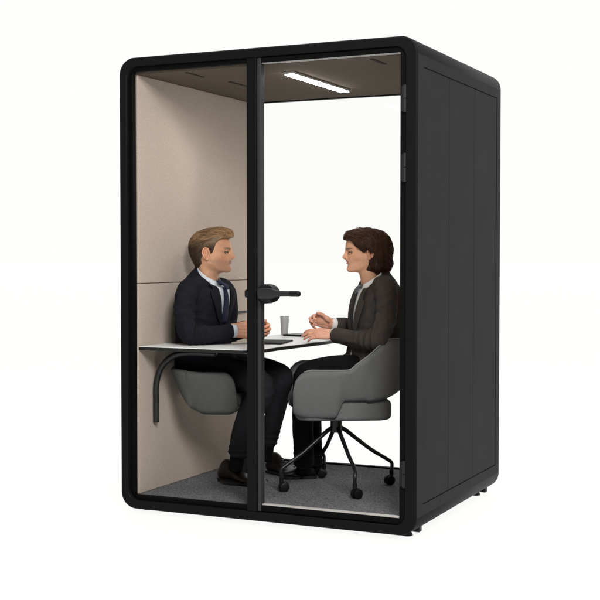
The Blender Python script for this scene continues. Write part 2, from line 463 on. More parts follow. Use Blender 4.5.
# ------------------------------------------------------------------ table
TZ = .795
table = thing('wall_table', 'white topped wall table with thin black edge and one curved black support tube', 'table', (WX, .19, .40))
def arc(cx, cy, r, a0, a1, n=8):
    return [(cx+r*math.cos(math.radians(a0+(a1-a0)*k/n)), cy+r*math.sin(math.radians(a0+(a1-a0)*k/n))) for k in range(n+1)]
outl = [(WX+.001, .056)] + arc(.605, .156, .10, -90, 0)
outl += [tuple(p) for p in catmull([(.706, .17), (.712, .35), (.730, .58), (.745, .78), (.740, .95), (.705, 1.10)], 5)]
outl += arc(.60, 1.14, .10, 10, 90) + arc(.35, 1.17, .07, 90, 180) + [(.28, .90)]
outl += [tuple(p) for p in catmull([(.30, .84), (.385, .76), (.415, .62), (.41, .46), (.36, .345), (.26, .30), (.16, .295)], 5)] + [(WX+.001, .295)]
def prism(poly, z0, z1, bev=0):
    bm = bmesh.new(); vs = [bm.verts.new((x, y, z0)) for x, y in poly]
    f = bm.faces.new(vs); r = bmesh.ops.extrude_face_region(bm, geom=[f])
    for v in [e for e in r['geom'] if isinstance(e, bmesh.types.BMVert)]: v.co.z = z1
    if bev:
        bmesh.ops.recalc_face_normals(bm, faces=bm.faces)
        es = [e for e in bm.edges if any(len(q.verts) > 4 for q in e.link_faces)]
        bmesh.ops.bevel(bm, geom=es, offset=bev, segments=2, profile=.5, affect='EDGES')
    return bm_mesh(bm)
def shrink(poly, d):
    n = len(poly); out = []
    for i in range(n):
        a = Vector(poly[i-1]); b = Vector(poly[(i+1) % n]); t = (b-a).normalized(); q = Vector(poly[i])+Vector((-t.y, t.x))*d; out.append((q.x, q.y))
    return out
mesh_obj('edge_band', prism(outl, TZ-.019, TZ-.0035, .0015), M['black_edge'], table)
mesh_obj('tabletop', prism(shrink(outl, .0012), TZ-.0035, TZ, .001), M['white_lam'], table)
pts = [(WX+.0165, .19, .405), (WX+.0165, .19, .50), (WX+.019, .19, .60), (WX+.050, .19, .685), (WX+.12, .19, .742), (WX+.215, .19, .759), (WX+.36, .19, .7595)]
v_, f_ = tube_data(pts, [.0155]*len(pts), 20, 8, up=(0, 1, 0)); mesh_obj('support_tube', to_mesh(v_, f_), M['tube'], table, smooth=True)
mesh_obj('rail', box_mesh(.54, .60, .75, 1.10, TZ-.034, TZ-.0192, bev=.003), M['tube'], table)

# ------------------------------------------------------------------ chairs
def chair_shell(hw, lf_, lb, ztop_b, ztop_s, zbot_b, zbot_s, s_back=.33, s_side=.60, t=.032, step=True):
    """U-shaped tub shell, open to +X; swept between bottom and top profiles with rounded rims"""
    NS = 120; rings = []; rim = []
    for i in range(NS+1):
        s = -1+2*i/NS; a = abs(s)
        # plan curve: straight arms then a half super-ellipse at the back
        if a > .5:
            k = (a-.5)/.5; x = -lb*.25+(lf_+lb*.25)*k; y = hw*(1-.10*k*k)
            tx, ty = 1.0, 0.0
            nx, ny = .08*k, 1.0
        else:
            th = a/.5*PI/2
            ex = .82
            x = -lb*.25-(lb*.75)*math.cos(th)**ex if math.cos(th) > 0 else -lb*.25
            y = hw*math.sin(th)**ex if math.sin(th) > 0 else 0
            nx, ny = -math.cos(th)/.9, math.sin(th)
        sg = 1 if s >= 0 else -1
        y *= sg; ny *= sg
        l = math.hypot(nx, ny); nx /= l; ny /= l
        zt = ztop_b+(ztop_s-ztop_b)*float(sst(s_back, s_side, a))
        zm = zbot_s+(.088 if step else 0)
        zb = zbot_b+(zm-zbot_b)*float(sst(.12, .45 if step else .60, a))+(zbot_s-zm)*float(sst(.60, .68, a))
        # rounded front end of the arm
        e = max(0., (a-.86)/.14)
        zt -= (zt-zb)*.42*(1-math.sqrt(max(0, 1-e*e)))
        zb += (zt-zb)*.20*(1-math.sqrt(max(0, 1-e*e)))
        tt = t*(1-.5*max(0, (a-.97)/.03))
        h = zt-zb; ring = []
        NV = 14
        for side in (1, -1):                       # outer up, inner down
            for j in range(NV+1):
                q = j/NV if side == 1 else 1-j/NV
                edge = min(q, 1-q)*h
                rr = tt/2*math.sqrt(max(0., 1-(1-min(1, edge/(tt*.5)))**2)) if edge < tt*.5 else tt/2
                flare = .035*q*q - .05*(1-q)**2.2
                o = flare*(1.0 if a > .45 else .6)+side*rr
                z = zb+q*h
                ring.append(Vector((x+nx*o, y+ny*o, z)))
        rings.append(ring); rim.append(tuple((ring[NV]+ring[NV+1])/2))
    chair_shell.rim = rim[4:-4:3]
    v, f = loft_data(rings); me = to_mesh(v, f)
    b = bmesh.new(); b.from_mesh(me); bmesh.ops.remove_doubles(b, verts=b.verts, dist=1e-5); bmesh.ops.recalc_face_normals(b, faces=b.faces); b.to_mesh(me); b.free()
    return me

def pad_mesh(x0, x1, hw, z0, z1, r=.085):
    bm = bmesh.new(); vs = []
    poly = rrect(x0, x1, -hw, hw, r, 8)
    f = bm.faces.new([bm.verts.new((x, y, z0)) for x, y in poly])
    rr = bmesh.ops.extrude_face_region(bm, geom=[f])
    for v in [e for e in rr['geom'] if isinstance(e, bmesh.types.BMVert)]: v.co.z = z1
    bmesh.ops.recalc_face_normals(bm, faces=bm.faces)
    es = [e for e in bm.edges if any(len(q.verts) > 4 for q in e.link_faces)]
    bmesh.ops.bevel(bm, geom=es, offset=.022, segments=5, profile=.5, affect='EDGES')
    return bm_mesh(bm)

def seam_tube(me_pts, r, seg=8):
    return tube_data(me_pts, [r]*len(me_pts), seg, 3)

def place(me, loc, ang):
    me.transform(Matrix.Translation(loc) @ Matrix.Rotation(ang, 4, 'Z')); return me

def flat_smooth(o, ang=40):
    me = o.data; me.polygons.foreach_set('use_smooth', [True]*len(me.polygons))
    try: me.set_sharp_from_angle(angle=math.radians(ang))
    except Exception: pass

# the woman's task chair
wc = Vector((.885, .625, FL)); wa = math.radians(209)
ch = thing('office_chair', 'grey upholstered tub chair on four black casters, its open seat back towards the glass door', 'chair', wc, 'tub chairs in the booth')
o = mesh_obj('backrest', place(chair_shell(.262, .235, .345, .775, .625, .50, .375), wc, wa), M['fab_grey'], ch, smooth=True)
v_, f_ = tube_data(chair_shell.rim, [.0032]*len(chair_shell.rim), 8, 3); mesh_obj('rim_highlight', place(to_mesh(v_, f_), wc, wa), M['rim_hl'], o, smooth=True)  # paler tube added to give the highlight along the shell rim
o = mesh_obj('seat', place(pad_mesh(-.262, .215, .212, .366, .462), wc, wa), M['fab_grey'], ch); flat_smooth(o)
bm = bmesh.new()
for r1, r2, za, zb in ((.030, .030, .285, .345), (.05, .075, .345, .366)):
    q = bmesh.ops.create_cone(bm, cap_ends=True, segments=24, radius1=r1, radius2=r2, depth=zb-za)
    for v in q['verts']: v.co.z += (za+zb)/2
mesh_obj('hub', place(bm_mesh(bm), wc, 0), M['tube'], ch, smooth=False)
def caster(parent, c, head):
    """twin-wheel caster on the carpet at c, trailing along heading"""
    bm = bmesh.new(); R_ = .0245
    for sx in (-1, 1):
        q = bmesh.ops.create_cone(bm, cap_ends=True, segments=28, radius1=R_, radius2=R_, depth=.016)
        for v in q['verts']: v.co = Vector((v.co.x, v.co.z+sx*.0135, v.co.y+R_))
    me = bm_mesh(bm)
    es_bm = bmesh.new(); es_bm.from_mesh(me)
    bmesh.ops.bevel(es_bm, geom=[e for e in es_bm.edges if any(len(f.verts) > 4 for f in e.link_faces)], offset=.005, segments=2, profile=.5, affect='EDGES')
    me = bm_mesh(es_bm); place(me, c, head)
    bm = bmesh.new()
    # hood over the wheels
    rings = []
    for y in (-.0045, .0045):
        rings.append([Vector((.028*math.cos(a), y, R_+.028*math.sin(a))) for a in [math.radians(-20+220*k/16) for k in range(17)]])
    v_, f_ = loft_data(rings, closed=True); hood = to_mesh(v_, f_)
    q = bmesh.ops.create_cone(bm, cap_ends=True, segments=16, radius1=.011, radius2=.011, depth=.03)
    for v in q['verts']: v.co += Vector((.012, 0, .062))
    stem = bm_mesh(bm)
    hm = join_meshes([hood, stem]); place(hm, c, head)
    hm2 = bmesh.new(); hm2.from_mesh(hm); bmesh.ops.recalc_face_normals(hm2, faces=hm2.faces); hm2.to_mesh(hm); hm2.free()
    k = mesh_obj('caster', hm, M['plastic'], parent)
    w_ = mesh_obj('wheel', me, M['plastic'], k); flat_smooth(w_, 35)
for (x, y, hd_) in ((.690, .417, 3.9), (1.088, .405, 4.3), (.701, .858, .4), (1.098, .823, .9)):
    c = Vector((x, y, FL)); d = (c-wc); d.z = 0; dn = d.normalized()
    kn = c - Vector((.012*math.cos(hd_+PI), .012*math.sin(hd_+PI), 0))*-1
    top = Vector((c.x+.012*math.cos(hd_), c.y+.012*math.sin(hd_), 0))
    pts = [wc+Vector((0, 0, .315))+dn*.012, wc+Vector((0, 0, .285))+dn*.06, wc+dn*(d.length*.62)+Vector((0, 0, .193)),
           wc+dn*(d.length*.93)+Vector((0, 0, .137)), Vector((top.x, top.y, FL+.112))+dn*.001, Vector((top.x, top.y, FL+.072))]
    v_, f_ = tube_data(pts, [.011, .0108, .0100, .0096, .0090, .0085], 14, 6)
    mesh_obj('leg', to_mesh(v_, f_), M['tube'], ch, smooth=True)
    caster(ch, c, hd_)

# the man's low chair on a pedestal
mc = Vector((.285, .455, FL)); ma = math.radians(14)
c2 = thing('tub_chair', 'grey green low tub chair under the table beneath the man in the navy suit', 'chair', mc, 'tub chairs in the booth')
o = mesh_obj('backrest', place(chair_shell(.245, .165, .185, .615, .605, .515, .385, t=.03, step=False), mc, ma), M['fab_dark'], c2, smooth=True)
o = mesh_obj('seat', place(pad_mesh(-.05, .17, .175, .415, .49, .07), mc, ma), M['fab_dark'], c2); flat_smooth(o)
bm = bmesh.new()
q = bmesh.ops.create_cone(bm, cap_ends=True, segments=20, radius1=.02, radius2=.02, depth=.375)
for v in q['verts']: v.co += Vector((.12, .10, .2075))
q = bmesh.ops.create_cone(bm, cap_ends=True, segments=40, radius1=.13, radius2=.115, depth=.012)
for v in q['verts']: v.co += Vector((.12, .10, .007))
mesh_obj('pedestal', place(bm_mesh(bm), mc, ma), M['tube'], c2)

# ------------------------------------------------------------------ small things on the table
def lathe(prof, c, seg=32):
    rings = [[Vector((c[0]+r*math.cos(2*PI*k/seg), c[1]+r*math.sin(2*PI*k/seg), c[2]+z)) for k in range(seg)] for r, z in prof]
    v_, f_ = loft_data(rings); me = to_mesh(v_, f_)
    b = bmesh.new(); b.from_mesh(me); bmesh.ops.recalc_face_normals(b, faces=b.faces); b.to_mesh(me); b.free(); return me
tc_ = (.345, 1.14, TZ)
tu = thing('tumbler', 'grey drinking tumbler standing on the white table between the two people', 'tumbler', tc_)
o = mesh_obj('glass_body', lathe([(.0155, .0005), (.0175, .0005), (.019, .004), (.0225, .06), (.0255, .108), (.0247, .1085), (.0238, .106), (.0215, .06), (.0185, .03), (.004, .029)], tc_), M['grey_glass'], tu); flat_smooth(o, 50)
def slab(name, cx, cy, w, d, h, ang, mat, z, label, cat, pages=None):
    t = thing(name, label, cat, (cx, cy, z))
    me = box_mesh(-w/2, w/2, -d/2, d/2, 0.0006, h, bev=.003, seg=3); place(me, (cx, cy, z), ang)
    mesh_obj('cover', me, mat, t)
    if pages == 'pages':
        me = box_mesh(-w/2+.004, w/2+.0012, -d/2-.0012, d/2+.0012, .004, h-.004); place(me, (cx, cy, z), ang); mesh_obj('pages', me, M['paper'], t)
    if pages == 'screen':
        me = box_mesh(-w/2+.008, w/2-.008, -d/2+.008, d/2-.008, h-.001, h+.0008); place(me, (cx, cy, z), ang); mesh_obj('screen', me, M['screen'], t)
    return t
slab('notebook', .55, .56, .17, .24, .009, .2, M['book'], TZ, 'thin black notebook lying under the hands of the man in the navy suit', 'notebook')
slab('tablet', .465, 1.13, .19, .13, .010, -.15, M['book'], TZ, 'slim black tablet lying near the hands of the person in the brown grey jacket', 'tablet', 'screen')

# ------------------------------------------------------------------ people
def interp_table(tab, z):
    T = np.array(tab, float); return [np.interp(z, T[:, 0], T[:, k]) for k in range(1, T.shape[1])]

def smooth_table(tab, step=.0025):
    """denser, smoother version of a (z, front, back, width) table"""
    T = np.array(tab, float); zz = np.arange(T[0, 0], T[-1, 0]+1e-6, step)
    cols = []
    for k in range(1, T.shape[1]):
        y = np.interp(zz, T[:, 0], T[:, k])
        for _ in range(4):
            yp = y.copy(); yp[1:-1] = (y[:-2]+2*y[1:-1]+y[2:])/4; y = yp
        cols.append(y)
    return zz, cols

HEAD = [(-.125, .026, -.062, .054), (-.09, .032, -.058, .0515), (-.06, .037, -.057, .0495), (-.035, .042, -.060, .0495), (-.020, .048, -.064, .0505),
        (-.010, .062, -.068, .053), (-.002, .086, -.072, .0565), (.006, .100, -.076, .0590), (.018, .105, -.079, .0610), (.03, .106, -.082, .063), (.045, .1055, -.086, .0650),
        (.06, .108, -.090, .067), (.075, .1095, -.093, .070), (.095, .109, -.096, .0725), (.11, .1085, -.098, .0745), (.125, .1125, -.0985, .0755),
        (.14, .1125, -.098, .0765), (.16, .109, -.094, .0755), (.178, .099, -.085, .071), (.193, .083, -.070, .062), (.205, .062, -.050, .047),
        (.213, .040, -.028, .030), (.2185, .016, -.004, .012), (.2200, .008, .004, .003)]
SEG = 168
def head_surface(kind):
    zz, (f, b, w) = smooth_table(HEAD)
    N = len(zz); A = np.linspace(0, 2*PI, SEG, endpoint=False)
    # more samples towards the face
    A = A - .45*np.sin(A)
    Zg, Ag = np.meshgrid(zz, A, indexing='ij')
    Fg, Bg, Wg = [np.repeat(q[:, None], SEG, 1) for q in (f, b, w)]
    cx = np.clip(Fg*.42+Bg*.58, -1, 1)
    ca, sa = np.cos(Ag), np.sin(Ag)
    Lf = Fg-cx; Lb = cx-Bg
    pw = np.where(ca > 0, .92, .95)
    X = cx+np.where(ca > 0, Lf, Lb)*np.sign(ca)*np.abs(ca)**pw
    tap = 1-.10*np.clip(ca, 0, 1)**2*sst(-.01, .03, Zg)*(1-sst(.13, .17, Zg))
    Y = Wg*np.sign(sa)*np.abs(sa)**.94*tap
    # jaw narrowing under the cheekbones, towards the chin
    jaw = sst(.0, .10, X)*(1-sst(.0, .075, Zg))*sst(-.03, -.002, Zg)
    Y *= 1-.26*jaw
    front = sst(.15, .6, ca)
    g = lambda y0, z0, sy, sz: np.exp(-((np.abs(Y)-y0)/sy)**2-((Zg-z0)/sz)**2)
    fm = 1.0 if kind == 'm' else .86
    # nose
    zt = np.array([.066, .071, .075, .080, .086, .092, .100, .110, .118, .126, .134]); 
    pt = np.array([.0, .004, .013, .0205, .0225, .020, .0155, .0100, .0055, .002, 0])*(1.02 if kind == 'm' else .95)
    st = np.array([.012, .011, .0105, .0100, .0092, .0082, .0074, .0068, .0068, .008, .01])
    prot = np.interp(Zg, zt, pt); sg = np.interp(Zg, zt, st)
    dx = prot*np.exp(-(np.abs(Y)/sg)**2.4)
    dx += .0075*g(.0125, .0805, .0045, .0055)
    # sockets, brow, lids
    dx -= .0115*g(.031, .1095, .0135, .0085)
    dx -= .006*g(.013, .113, .006, .010)
    dx += .0042*fm*g(.028, .1265, .017, .006)
    dx += .0055*g(.032, .1085, .0095, .0060)
    dx += .0030*g(.032, .1145, .0105, .0022)
    # lips and chin
    lw = .0175 if kind == 'm' else .0165
    Zl = Zg-(.20 if kind == 'm' else .08)*np.maximum(np.abs(Y)-.004, 0)
    dx += .0052*np.exp(-(np.abs(Y)/lw)**4-((Zl-.0640)/.0042)**2)
    dx += .0055*np.exp(-(np.abs(Y)/(lw*.85))**4-((Zl-.0535)/.0042)**2)
    dx -= .0050*np.exp(-(np.abs(Y)/(lw*1.1))**4-((Zl-.0590)/.0016)**2)
    dx -= .0040*g(0, .0435, .018, .006)
    dx += .0055*g(0, .020, .016, .012)*fm
    dx -= .0022*g(0, .0705, .004, .004)
    # cheek fold
    dx -= (.0022 if kind == 'm' else .0014)*np.exp(-((np.abs(Y)-(.022+(.078-Zg)*.35))/.0035)**2)*sst(.048, .056, Zg)*(1-sst(.074, .082, Zg))
    X = X+dx*front
    dy = .0042*np.exp(-((X-.070)/.028)**2-((Zg-.088)/.016)**2)
    dy -= .0045*np.exp(-((X-.062)/.022)**2-((Zg-.050)/.018)**2)
    dy -= .004*np.exp(-((X-.080)/.02)**2-((Zg-.135)/.016)**2)
    if kind == 'm': dy += .0035*np.exp(-((X-.012)/.03)**2-((Zg-.022)/.018)**2)
    Y = Y+np.sign(Y)*dy
    tilt = .40*(1-sst(.0, .085, Zg))
    Zt = Zg+tilt*np.clip(.100-X, 0, .11)*sst(-.12, -.03, Zg)
    return zz, Ag, X, Y, Zt

def ear_data(side, verts, faces):
    """outer ear: folded rim, bowl and lobe"""
    c = Vector((-.002, side*.0735, .100)); base = []
    rimp, rr = [], []
    for k in range(15):
        a = math.radians(-60+k*(300/14))
        px = -.004+.0165*math.cos(a)*(1.0 if math.sin(a) > 0 else .78)
        pz = .004+.029*math.sin(a)
        out = .013 if math.cos(a) < .2 else .007
        rimp.append(c+Vector((px-.003*math.sin(a)*.5, side*(out*(0.55+.45*max(0, -math.cos(a)))), pz))); rr.append(.0042 if k < 12 else .005)
    tube_data([tuple(p) for p in rimp], rr, 10, 3, verts=verts, faces=faces)
    # bowl
    rings = []
    for q, dep in ((1.0, .006), (.72, .0035), (.4, -.001), (.08, -.002)):
        rings.append([c+Vector((-.004+.0155*q*math.cos(a), side*dep, .003+.0275*q*math.sin(a))) for a in [2*PI*j/20 for j in range(20)]])
    rings.insert(0, [c+Vector((-.002+.012*math.cos(a), side*-.012, .003+.022*math.sin(a))) for a in [2*PI*j/20 for j in range(20)]])
    loft_data(rings, verts, faces)
    # inner fold, tragus and lobe
    tube_data([tuple(c+Vector(p)) for p in ((-.011, side*.006, .018), (-.012, side*.0085, .003), (-.006, side*.008, -.013))], [.0028, .0035, .003], 8, 4, verts=verts, faces=faces)
    tube_data([tuple(c+Vector(p)) for p in ((.0125, side*.001, .004), (.0115, side*.004, .0), (.0125, side*.001, -.005))], [.0024, .0034, .0024], 8, 4, verts=verts, faces=faces)
    tube_data([tuple(c+Vector(p)) for p in ((-.006, side*.004, -.020), (.001, side*.005, -.026), (.007, side*.003, -.020))], [.0048, .0062, .0045], 8, 4, verts=verts, faces=faces)

def head_matrix(pos, yaw, pitch=0, roll=0, scale=1.0):
    """head frame: x face, y to its left, z up, origin at chin height under the ear"""
    return Matrix.Translation(pos) @ Matrix.Rotation(yaw, 4, 'Z') @ Matrix.Rotation(pitch, 4, 'Y') @ Matrix.Rotation(roll, 4, 'X') @ Matrix.Scale(scale, 4)

def mix3(a, b, t): return np.asarray(a)[None]*(1-t)[:, None]+np.asarray(b)[None]*t[:, None]

def make_head(kind, pal):
    zz, Ag, X, Y, Z = head_surface(kind)
    n, s = X.shape
    V = np.stack([X, Y, Z], -1).reshape(-1, 3)
    faces = []
    for i in range(n-1):
        for j in range(s):
            faces.append((i*s+j, i*s+(j+1) % s, (i+1)*s+(j+1) % s, (i+1)*s+j))
    faces.append(tuple(range(s))[::-1]); faces.append(tuple((n-1)*s+j for j in range(s)))
    verts = [v for v in V]
    nh = len(verts)
    for sd in (1, -1): ear_data(sd, verts, faces)
    P = np.array([tuple(v) for v in verts])
    x, y, z = P.T
    ay = np.abs(y)
    c = np.repeat(np.asarray(pal['skin'])[None], len(P), 0)
    blush = np.exp(-((x-.075)/.03)**2-((z-.082)/.02)**2-((ay-.05)/.025)**2)
    c = c*(1-.35*blush[:, None])+np.asarray(pal['blush'])[None]*.35*blush[:, None]
    nose = np.exp(-(ay/.015)**2-((z-.082)/.012)**2)*(x > .1)
    c = c*(1-.3*nose[:, None])+np.asarray(pal['blush'])[None]*.3*nose[:, None]
    zl = z-(.20 if kind == 'm' else .08)*np.maximum(ay-.004, 0)
    lip = np.exp(-(ay/.0205)**6)*np.exp(-((zl-.0588)/.0085)**4)*(x > .085)
    c = c*(1-.75*lip[:, None])+np.asarray(pal['lip'])[None]*.75*lip[:, None]
    ml = np.exp(-(ay/.020)**6)*np.exp(-((zl-.0590)/.0013)**2)*(x > .085)
    c = c*(1-.6*ml[:, None])
    if pal.get('stubble'):
        st = sst(.0, .03, x+.01)*(1-sst(.05, .075, z-.25*np.clip(.05-x, 0, .05)))*sst(-.03, -.005, z)
        c = c*(1-.24*st[:, None]*np.array([1, .9, .8])[None])
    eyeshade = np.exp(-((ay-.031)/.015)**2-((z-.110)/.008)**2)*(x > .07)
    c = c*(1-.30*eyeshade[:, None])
    brow = np.exp(-((ay-.031)/.0165)**4)*np.exp(-((z-(.1268+.0025*np.clip((ay-.02)/.02, -1, 1)))/.0046)**2)*(x > .06)
    c = c*(1-.92*brow[:, None])+np.asarray(pal['brow'])[None]*.92*brow[:, None]
    lash = np.exp(-((ay-.032)/.0115)**4)*np.exp(-((z-.1122)/.0016)**2)*(x > .07)
    c = c*(1-.85*lash[:, None])
    earm = np.zeros(len(P)); earm[nh:] = 1
    c = c*(1-.25*earm[:, None])+np.asarray(pal['blush'])[None]*.25*earm[:, None]
    neck = (1-sst(-.02, .01, z)); c = c*(1-.10*neck[:, None])  # neck darkened in the tint, painted shade below the jaw
    # eyelids: skin-coloured shells over the eyeball, leaving a slit, with lashes along the upper edge
    vl, cl = [], []
    base_n = len(P)
    fl_ = []
    for sd in (1, -1):
        ctr = np.array((.0890, sd*.0318, .1085)); Rl = .0136
        for (e0, e1, up_) in ((12, 88, 1), (-9, -88, 0)):
            o0 = base_n+len(vl); nu, nv = 8, 18
            for i in range(nu+1):
                for j in range(nv+1):
                    az = math.radians(-85+170*j/nv)
                    ed = e0*(1-.75*abs(-85+170*j/nv)/85)*(1 if up_ else 1)
                    el = math.radians(ed+(e1-ed)*i/nu)
                    k = 1+(.05 if i == 0 else 0)
                    vl.append(ctr+Rl*k*np.array((math.cos(el)*math.cos(az), math.cos(el)*math.sin(az), math.sin(el))))
                    sk = np.asarray(pal['skin'])*(.80 if up_ else .9)
                    cl.append(np.array((.03, .02, .015)) if (up_ and i <= 1) else sk*(.55 if i == 0 else 1))
            for i in range(nu):
                for j in range(nv):
                    a_ = o0+i*(nv+1)+j; q_ = (a_, a_+1, a_+nv+2, a_+nv+1); fl_.append(q_ if up_ else q_[::-1])
    P = np.concatenate([P, np.array(vl)]); c = np.concatenate([c, np.array(cl)]); faces = faces+fl_
    me = to_mesh(P, faces)
    set_tint(me, c)
    # eyes: slim almond of white with iris, set behind the lids
    ev, ef, ec = [], [], []
    for sd in (1, -1):
        ctr = np.array((.0890, sd*.0318, .1085)); R_ = .0128
        o0 = len(ev); nu, nv = 16, 24
        for i in range(nu+1):
            th = PI*i/nu
            for j in range(nv):
                ph = 2*PI*j/nv
                d = np.array((math.cos(th), math.sin(th)*math.cos(ph), math.sin(th)*math.sin(ph)))
                ev.append(ctr+R_*d)
                ec.append((.02, .016, .012) if th < .34 else (.07, .045, .03) if th < .72 else (.13, .105, .09))
        for i in range(nu):
            for j in range(nv):
                ef.append((o0+i*nv+j, o0+i*nv+(j+1) % nv, o0+(i+1)*nv+(j+1) % nv, o0+(i+1)*nv+j))
    em = to_mesh(ev, ef); set_tint(em, np.array(ec))
    return me, em, (X, Y, Z, Ag)

def hand_mesh(curl, spread=.04, thumb=(.6, .5), mirror=1, vox=.0016, scale=1.0, splay=None):
    """palm, four unequal fingers bent at three joints and a thumb; wrist at origin, fingers to +x, back of hand +z, thumb to +y*mirror"""
    v, f = [], []
    base = [(.088, .029), (.093, .010), (.089, -.010), (.080, -.028)]
    ln = [(.040, .025, .020), (.044, .029, .021), (.040, .027, .020), (.032, .021, .018)]
    rad = [.0092, .0095, .009, .0080]
    for i, ((bx, by), L, r) in enumerate(zip(base, ln, rad)):
        # metacarpal
        tube_data([(-.012, by*.55, .0), (.02, by*.75, .001), (.06, by*.95, .003), (bx+.004, by, .0015)], [.0165, .0155, .0135, r*1.18], 14, 4, verts=v, faces=f)
        ang = 0; p = np.array((bx, by, .001)); yaw = (1.5-i)*spread + (splay[i] if splay else 0)
        pts = [p.copy()]; rr = [r*1.08]
        for j in range(3):
            ang += curl[i][j]
            d = np.array((math.cos(ang)*math.cos(yaw), math.cos(ang)*math.sin(yaw), -math.sin(ang)))
            mid = p+d*L[j]*.5; p = p+d*L[j]
            pts.append(mid); rr.append(r*(1.0-.09*j)*.95)
            pts.append(p.copy()); rr.append(r*(1.02-.10*j) if j < 2 else r*.62)
        tube_data([tuple(q) for q in pts], rr, 12, 4, verts=v, faces=f)
    # palm filler and thumb ball
    tube_data([(-.03, 0, 0), (.0, 0, 0), (.035, .002, -.001), (.07, .001, .0), (.088, .0, .001)], [.021, .024, .031, .034, .03], 18, 5, ratio=.42, up=(0, 0, 1), verts=v, faces=f)
    tube_data([(.008, .016, -.008), (.03, .030, -.012), (.048, .034+.01*thumb[0], -.014)], [.013, .0155, .0115], 14, 5, verts=v, faces=f)
    a, b = thumb
    p0 = np.array((.046, .034+.01*a, -.014)); d1 = np.array((math.cos(a)*.9, math.sin(a), -.35*b)); d1 /= np.linalg.norm(d1)
    d2 = np.array((math.cos(a*.4), math.sin(a*.4)*.7, -.55*b)); d2 /= np.linalg.norm(d2)
    tube_data([tuple(q) for q in (p0-d1*.012, p0+d1*.012, p0+d1*.030, p0+d1*.030+d2*.014, p0+d1*.030+d2*.028)], [.012, .0108, .0100, .0098, .006], 12, 5, verts=v, faces=f)
    # wrist
    tube_data([(-.042, 0, 0), (-.03, 0, 0), (-.015, 0, 0), (.012, 0, 0)], [.0255, .026, .0265, .027], 18, 5, ratio=.72, up=(0, 0, 1), verts=v, faces=f)
    V = np.array([tuple(q) for q in v]); V[:, 1] *= mirror; V *= scale
    me = remesh(V, f, vox, 3)
    return me

def hand_frame(me, wrist, direction, back):
    x = Vector(direction).normalized(); z = Vector(back); z = (z-x*z.dot(x)).normalized(); y = z.cross(x)
    m = Matrix((x, y, z)).transposed().to_4x4(); m.translation = Vector(wrist)
    me.transform(m); return me

def skin_tint(me, pal, tips=None):
    P = arr(me); c = np.repeat(np.asarray(pal['hand'])[None], len(P), 0)
    nz = np.array([noise.noise(Vector(p)*35) for p in P]); t = np.clip(.5+nz, 0, 1)*.35
    c = c*(1-t[:, None])+np.asarray(pal['blush'])[None]*t[:, None]
    set_tint(me, c)

def ellipse_rings(ctrl, fdir, sdir, n=6, seg=48, pw=.85):
    """ctrl: (point, half width along sdir, half depth along fdir) -> dense rings, bottom to top"""
    dat = catmull([list(q[0])+[q[1], q[2], q[3] if len(q) > 3 else 0] for q in ctrl], n); rings = []
    fd, sd = np.array(fdir), np.array(sdir)
    for row in dat:
        c = row[:3]; ring = []
        for k in range(seg):
            a = 2*PI*k/seg; ca, sa = math.cos(a), math.sin(a)
            ring.append(c+fd*row[4]*math.copysign(abs(ca)**pw, ca)+sd*row[3]*math.copysign(abs(sa)**pw, sa)-np.array((0, 0, row[5]*ca)))
        rings.append(ring)
    return rings

def wrinkle(me, folds, amp=.0016, scale=14, seed=0):
    """cloth relief: broad soft noise plus creases gathered round the given joints (pos, axis, radius, amplitude, frequency)"""
    P = arr(me); N = normals(me); d = np.zeros(len(P)); sv = Vector((seed, seed*1.7, 0))
    for i, p in enumerate(P):
        q = Vector(p)*scale+sv
        d[i] = amp*(noise.noise(q)+.5*noise.noise(q*2.1))
    for pos, ax, R_, am, fr in folds:
        rel = P-np.array(pos); a = np.array(ax)/np.linalg.norm(ax)
        t = rel@a; w = np.exp(-(np.linalg.norm(rel, axis=1)/R_)**2)
        ph = np.array([noise.noise(Vector(p)*9+sv) for p in P])*2.6
        d += am*w*(1-np.abs(np.sin(t*fr+ph))*1.6)
    set_arr(me, P+N*d[:, None])

class Torso:
    """front-surface sampler of a torso loft, used to lay shirt fronts, ties and lapels on it"""
    def __init__(s, rings, fdir, sdir, ctrl):
        v, f = loft_data([[Vector(q) for q in r] for r in rings])
        s.bvh = BVHTree.FromPolygons([tuple(q) for q in v], f); s.f = Vector(fdir); s.s = Vector(sdir)
        s.zc = [(q[0][2], Vector(q[0])) for q in ctrl]; s.zc.sort(key=lambda q: q[0])
    def centre(s, z):
        zs = [q[0] for q in s.zc]
        return Vector([np.interp(z, zs, [q[1][k] for q in s.zc]) for k in range(2)]+[z])
    def hit(s, q, z, off):
        o = s.centre(z)+s.s*q+s.f*.6
        r = s.bvh.ray_cast(o, -s.f)
        p = r[0] if r[0] is not None else s.centre(z)+s.s*q+s.f*.06
        nn = r[1] if r[0] is not None else s.f
        if nn.dot(s.f) < 0: nn = -nn
        return p+nn*off
    def patch(s, rows, off, nq=10, thick=.002):
        """rows: (z, q_left, q_right, extra offset) -> thin cloth sheet lying on the front"""
        dat = catmull([list(r) for r in rows], 6); V, F_ = [], []
        for z, a, b, e in dat:
            for k in range(nq+1):
                V.append(s.hit(a+(b-a)*k/nq, z, off+e))
        n = nq+1
        for i in range(len(dat)-1):
            for k in range(nq): F_.append((i*n+k, i*n+k+1, (i+1)*n+k+1, (i+1)*n+k))
        me = to_mesh(V, F_)
        bm = bmesh.new(); bm.from_mesh(me); bmesh.ops.recalc_face_normals(bm, faces=bm.faces)
        if sum((f.normal.dot(s.f) for f in bm.faces)) < 0: bmesh.ops.reverse_faces(bm, faces=bm.faces)
        bm.to_mesh(me); bm.free()
        return evaluated(me, [('SOLIDIFY', dict(thickness=thick, offset=1.0)), ('SMOOTH', dict(factor=.4, iterations=2))])

